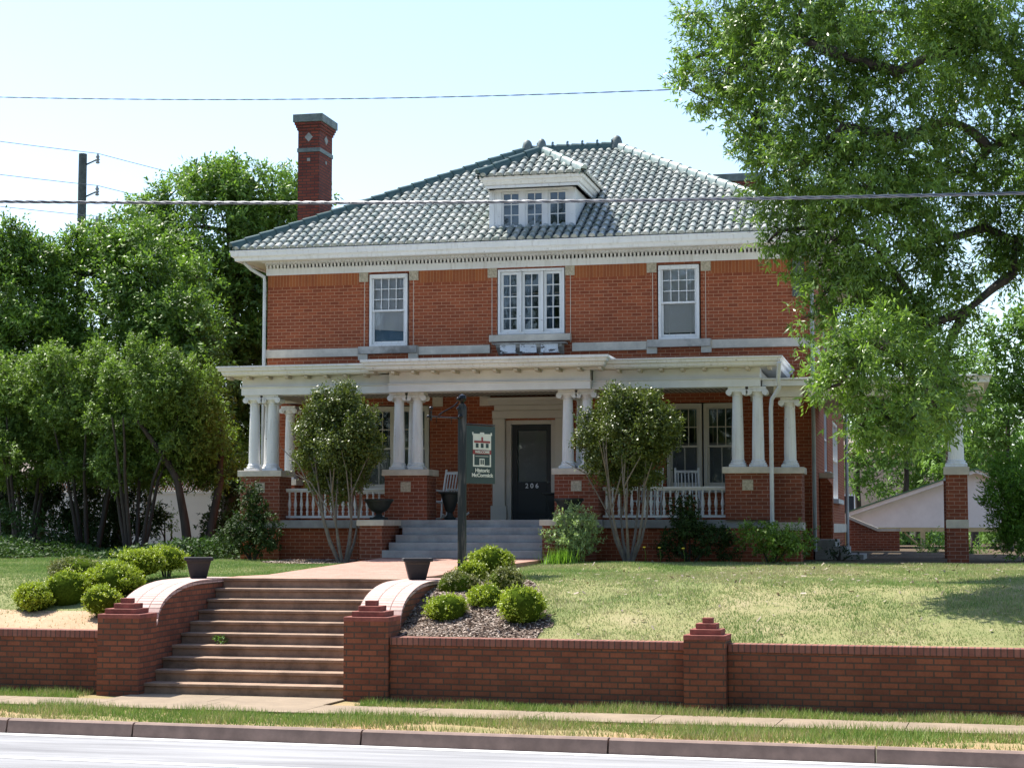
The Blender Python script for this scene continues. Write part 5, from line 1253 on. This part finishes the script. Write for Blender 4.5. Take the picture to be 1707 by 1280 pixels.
d = nrm(g.normal(size=(n_, 3))*np.array([1, 1, .5])+np.array([0, -.2, .3])); s_ = nrm(np.cross(d, g.normal(size=(n_, 3))+np.array([0, 0, 1.5]))); l = g.uniform(.05, .12, n_)[:, None]
props(np_mesh('ground_cover', np.stack([P0, P0+d*l*.5+s_*l*.3, P0+d*l, P0+d*l*.5-s_*l*.3], 1), 4, 'leaf_ivy', g.random(n_)), 'low leafy ground cover under the trees at the left', 'ground cover', None, 'stuff')

# ---------------------------------------------------------------- white fence behind the left trees
fn = thing('vinyl_fence', 'white vinyl fence with lattice top behind the trees at the left', 'fence', (-24, 54, -.75))
x = -32.0
while x < -18:
    MB().box(x-.07, x+.07, 53.93, 54.07, -.8, 1.72).build('post', 'vinyl', fn)
    m = MB(); m.box(x+.07, x+2.33, 53.98, 54.02, -.65, 1.1); m.box(x+.07, x+2.33, 53.95, 54.05, 1.1, 1.18); m.box(x+.07, x+2.33, 53.95, 54.05, 1.55, 1.64)
    for k in range(24):
        a = x+.07+k*.094
        for s in (1, -1):
            m.add([(a, 54+.01*s, 1.18), (a+.03, 54+.01*s, 1.18), (a+.03+.2*s, 54+.01*s, 1.55), (a+.2*s, 54+.01*s, 1.55)], [(0, 1, 2, 3)])
    m.build('panel', 'vinyl', fn, fixn=False); x += 2.4
def farhouse(name, label, x0, x1, y0, y1, z1, wallmat, roofmat, rise=1.6):
    t = thing(name, label, 'house', ((x0+x1)/2, y0, -.8)); MB().box(x0, x1, y0, y1, -.8, z1).build('wall', wallmat, t)
    xm = (x0+x1)/2; m = MB(); m.add([(x0-.4, y0-.4, z1), (x1+.4, y0-.4, z1), (x1+.4, y1+.4, z1), (x0-.4, y1+.4, z1), (x0+2, (y0+y1)/2, z1+rise), (x1-2, (y0+y1)/2, z1+rise)], [(0, 1, 5, 4), (1, 2, 5), (2, 3, 4, 5), (3, 0, 4), (3, 2, 1, 0)]); m.build('roof', roofmat, t)
    for k in range(3):
        X = x0+(x1-x0)*(k+.5)/3; w_ = MB(); ringbox(w_, X-.5, X+.5, .3, 1.7, .08, y0-.05, y0+.02); wo_ = w_.build('window', 'white', t); g_ = MB(); g_.quad((X-.45, y0-.01, .35), (X+.45, y0-.01, .35), (X+.45, y0-.01, 1.65), (X-.45, y0-.01, 1.65)); g_.build('glass_pane', 'dark', wo_)
farhouse('neighbour_house', 'low brick house with a lattice-like roof glimpsed behind the left fence', -38, -29, 64, 72, 2.0, 'brick', 'slate')
farhouse('neighbour_house', 'tan building glimpsed through the trees above the white carport', -5.5, 3.5, 92, 100, 3.8, 'stucco', 'slate')

# ---------------------------------------------------------------- right side: carport, oak, background trees
cp = thing('carport', 'white gabled carport with green roof edge behind the right of the house', 'carport', (1.6, 62, -.9))
PXc, zp, zb, hw2 = 1.62, 1.96, .02, 4.6
m = MB(); m.prism([(PXc-hw2, zb), (PXc+hw2, zb), (PXc+hw2, .28), (PXc, zp-.1), (PXc-hw2, .28)], 'y', 62, 62.08); m.build('gable', 'white', cp)
m = MB(); m.prism([(PXc-hw2-.3, .30), (PXc, zp), (PXc, zp-.12), (PXc-hw2-.3, .16)], 'y', 61.75, 61.98); m.prism([(PXc+hw2+.3, .30), (PXc, zp), (PXc, zp-.12), (PXc+hw2+.3, .16)], 'y', 61.75, 61.98); m.build('fascia', 'white', cp)
m = MB(); m.prism([(PXc-hw2-.32, .305), (PXc, zp+.005), (PXc+hw2+.32, .305), (PXc+hw2+.32, .34), (PXc, zp+.05), (PXc-hw2-.32, .34)], 'y', 61.7, 69); m.build('roof', 'asphalt_roof', cp)
MB().box(PXc-hw2, PXc+hw2, 61.95, 62.12, -.12, .015).build('beam', 'yellow', cp)
for x in (-3.0, -.15, 2.9, 6.1):
    for y in (62.03, 68): MB().box(x-.08, x+.08, y-.08, y+.08, -1.1, -.12).build('post', 'yellow', cp)
m = MB(); m.tube([(-.15, 62.03, -.7), (-.75, 62.03, -.14)], .03, 5); m.build('brace', 'yellow', cp)

OB = [(1160, 95, 40, 31), (1150, 150, 36, 31), (1185, 45, 50, 31), (1240, 40, 60, 30), (1215, 120, 55, 30.5), (1200, 170, 40, 31), (1270, 110, 70, 30), (1330, 60, 80, 29.5), (1260, 190, 55, 30), (1285, 240, 50, 30), (1340, 170, 80, 29.5), (1400, 90, 90, 29), (1300, 290, 48, 30), (1345, 270, 70, 29.5), (1275, 330, 32, 30.5), (1300, 385, 38, 30), (1345, 380, 50, 30), (1410, 210, 85, 29), (1430, 310, 80, 29), (1500, 120, 90, 29), (1500, 230, 80, 29), (1395, 400, 60, 29.5), (1460, 410, 75, 29), (1530, 340, 75, 29.5), (1590, 90, 90, 29.5), (1660, 60, 90, 30), (1580, 200, 70, 30), (1650, 250, 60, 30.5), (1380, 480, 50, 29.5), (1440, 500, 70, 29.5), (1510, 480, 70, 29.5), (1580, 430, 60, 30), (1355, 535, 35, 29.5), (1410, 570, 45, 29), (1480, 580, 75, 29.5), (1550, 540, 65, 30), (1400, 640, 42, 29), (1430, 610, 45, 28.8), (1460, 680, 65, 29.3), (1530, 640, 65, 30), (1500, 720, 45, 29.5), (1570, 640, 50, 30), (1610, 520, 40, 30.5), (1430, 715, 30, 29.3), (1640, 380, 50, 31), (1690, 330, 55, 31), (1690, 180, 60, 31), (1690, 440, 30, 31), (1250, -20, 70, 30), (1350, -40, 90, 29), (1500, -40, 100, 29), (1650, -40, 100, 29), (1280, 405, 20, 30), (1145, 20, 22, 31), (1750, 120, 90, 30), (1770, 300, 90, 31), (1800, 420, 90, 31), (1550, 725, 22, 30), (1560, 610, 60, 29), (1560, 670, 50, 29), (1575, 700, 28, 29.5), (1530, 690, 45, 29), (1480, 350, 70, 30), (1560, 400, 60, 30.5), (1440, 250, 60, 30.5), (1620, 300, 60, 31), (1380, 330, 60, 30.5), (1420, 450, 60, 30.5), (1500, 530, 60, 30.5), (1540, 260, 60, 31), (1220, 90, 40, 31), (1290, 30, 60, 31), (1600, 20, 80, 31), (1420, 20, 80, 31), (1680, 400, 34, 31), (1360, 440, 45, 30), (1380, 600, 32, 29), (1370, 650, 22, 29), (1450, 560, 60, 30), (1330, 330, 50, 31), (1250, 230, 30, 31), (1700, 260, 60, 32), (1690, 455, 34, 31), (1655, 425, 30, 31), (1700, 400, 40, 31)]
OB = [(q[0], q[1], q[2]*.97, q[3]-(2.2 if q[1] > 550 and q[0] < 1545 else 0)) for q in OB]
tr('oak_tree', 'large willow oak whose leafy crown fills the upper right', 'tree', 1880, 31.5, [(1880, 700, 31.5), (1860, 520, 31.5), (1830, 380, 31.3), (1780, 250, 31), (1700, 120, 30.5)], .42, OB, 'leaf_oak', 'bark', .12, .034, lai=3.7, lump=.5, droop=.45, shell=.5, twig=14)
M['leaf_conifer'] = leafmat('conifer_leaf', (.06, .14, .02), (.2, .38, .06), .5, .35, .2)
tr('conifer_shrub', 'feathery bright green evergreen cut off by the right edge', 'tree', 1712, 38.5, [(1712, 860, 38.5), (1712, 800, 38.5)], .1, [(1700, 800, 50, 38.5), (1680, 850, 42, 38.2), (1712, 870, 45, 38.2), (1725, 770, 45, 38.6), (1665, 825, 24, 38.2), (1690, 905, 28, 38.4), (1740, 840, 60, 38.5)], 'leaf_conifer', 'bark', .10, .03, lai=4.5, lump=.45, up=.5, droop=-.1)
far = [
 ('pale feathery tree behind the carport, nearest the house', 1430, 76, [(1420, 720, 36, 76), (1450, 700, 45, 76), (1480, 740, 40, 76), (1430, 770, 32, 75), (1470, 790, 34, 75), (1410, 800, 20, 74)]),
 ('tree behind the carport with light showing through its branches', 1530, 78, [(1530, 700, 45, 78), (1560, 740, 45, 78), (1520, 770, 40, 77), (1590, 700, 45, 78), (1570, 790, 34, 77), (1500, 810, 30, 77)]),
 ('tall bright tree rising at the right edge below the patch of sky', 1680, 55, [(1690, 560, 45, 55), (1660, 600, 45, 55), (1710, 620, 55, 55), (1650, 660, 50, 55), (1700, 700, 55, 55), (1640, 720, 45, 55), (1665, 560, 24, 55), (1690, 520, 22, 55), (1740, 560, 50, 55), (1740, 680, 60, 55)]),
 ('mid green tree directly behind the brick side pier', 1625, 72, [(1620, 640, 50, 72), (1650, 690, 50, 72), (1610, 720, 50, 72), (1590, 770, 45, 72), (1640, 760, 45, 72), (1600, 600, 34, 72)]),
 ('low green tree seen under the carport roof at the right', 1700, 80, [(1690, 850, 45, 80), (1650, 890, 30, 80), (1720, 890, 40, 80)]),
 ('dark hedge-like tree seen under the carport at the left', 1510, 76, [(1510, 900, 30, 76), (1480, 890, 26, 76), (1570, 905, 30, 74), (1540, 890, 24, 78)])]
for lab, px, Y, bl in far:
    tr('background_tree', lab, 'tree', px, Y, [(px, 800, Y), (px, 700 if Y != 80 else 860, Y)], .16, bl, 'leaf_far', 'bark', .2, .08, lai=3.2, lump=.5, group='trees beyond the carport')
# distant tree line closing the horizon
tl = []
g = np.random.default_rng(33)
for i in range(70):
    X = -95 + i*2.6; tl.append((X+g.uniform(-1, 1), 118+g.uniform(-6, 6), g.uniform(.5, 3.2), g.uniform(2.4, 3.6), 1.1))
    if X > -5 and X < 60: tl.append((X+g.uniform(-1, 1), 120, g.uniform(2.5, 4.5), 3, 1.1))
V, tt = leaf_polys([(-75+i*2.6+g.uniform(-1, 1), -11+g.uniform(-3, 3), g.uniform(0, 15), 3.2, 1.1) for i in range(50) for _ in range(4)], .5, .26, lai=2.5)  # unseen row behind the camera, added to block low sky light
props(np_mesh('tree_line', V, 4, 'leaf_dark', tt), 'unseen row of trees across the road, added to darken the porch, mirrored in the house windows', 'woods', None, 'stuff')
V, tt = leaf_polys(tl, .5, .26, lai=3)
props(np_mesh('tree_line', V, 4, 'leaf_far', tt), 'distant line of woods closing the horizon behind the house', 'woods', None, 'stuff')
shrub('far_hedge', 'dark hedge beyond the carport posts', [(1420+i*34, 905+(i%2)*8, 26, 84) for i in range(10)], 'leaf_far', .25, .12, 4)
shrub('bright_bush', 'bright lime-green bush between carport post and brick side pier', [(1560, 910, 20, 52), (1545, 922, 14, 52), (1578, 920, 16, 52)], 'leaf_bright', .09, .04, 2)
shrub('bright_bush', 'low lime-green hedge at the right edge beyond the lawn', [(1660, 940, 14, 50), (1690, 942, 14, 50), (1635, 940, 12, 50), (1720, 942, 14, 50)], 'leaf_bright', .09, .04, 2)
shrub('dark_bush', 'dark bush right behind the base of the brick side pier', [(1620, 905, 20, 50), (1610, 930, 18, 50), (1628, 925, 16, 50)], 'leaf_far', .09, .04, 2)

# ---------------------------------------------------------------- utility pole and wires
pl = thing('utility_pole', 'dark wooden utility pole rising behind the left trees', 'pole', (-30.26, 60, -.8))
m = MB(); m.tube([(-30.26, 60, -.9), (-30.26, 60, 13.82)], [.2, .155], 12); m.build('pole', 'pole', pl, smooth=True)
ins = []
for z in (13.55, 12.35, 11.2):
    m = MB(); m.tube([(-30.15, 60, z-.15), (-29.72, 60, z+.02)], .03, 6); bo = m.build('bracket', 'pole', pl)
    m = MB(); m.lathe([(.05, 0), (.09, .05), (.05, .1), (.09, .15), (.05, .2), (.08, .25), (.03, .36)], (-29.66, 60, z-.12), 8); m.build('insulator', M['zinc'], bo, smooth=True); ins.append((-29.66, 60, z+.26))
def wire(label, pts, r, mat, sag=0, n=24, cat='cable', strands=1):
    P = []
    for a, b in zip(pts, pts[1:]):
        a, b = Vector(a), Vector(b)
        for k in range(n): t = k/n; P.append(a.lerp(b, t)-Vector((0, 0, sag*4*t*(1-t))))
    P.append(Vector(pts[-1])); m = MB()
    if strands == 1: m.tube(P, r, 6)
    else:
        for s in range(strands):
            ph = s*2*math.pi/strands; Q = []
            P2 = []
            for a, b in zip(P, P[1:]):
                for k in range(6): P2.append(a.lerp(b, k/6))
            m.tube([p+Vector((0, math.cos(i*.9+ph), math.sin(i*.9+ph)))*r*.75 for i, p in enumerate(P2)], r*.62, 5)
    o = m.build('overhead_wire', mat, None, smooth=True); return props(o, label, cat)
for k, (z, lab) in enumerate(zip(ins, ('topmost thin wire through the utility pole', 'middle thin wire through the utility pole', 'lowest thin wire through the utility pole'))):
    wire(lab, [(-48, 40, z[2]+1.2), z, (-14, 86, z[2]-1.0)], .012, 'wire_dark', .35)
wire('thick twisted cable bundle crossing in front of the house and the oak', [(-14, 16.3, 3.60), (14, 15.6, 2.92)], .0125, 'wire', .34, 80, strands=3)
wire('thin wavy overhead wire crossing the sky above the roof', [(-26.4, 33.5, 9.73), (9.9, 32.7, 8.45)], .0095, 'wire_dark', .73, 60, strands=2)
print('objects', len(SC.objects), 'polys', sum(len(o.data.polygons) for o in SC.objects if o.type == 'MESH'))
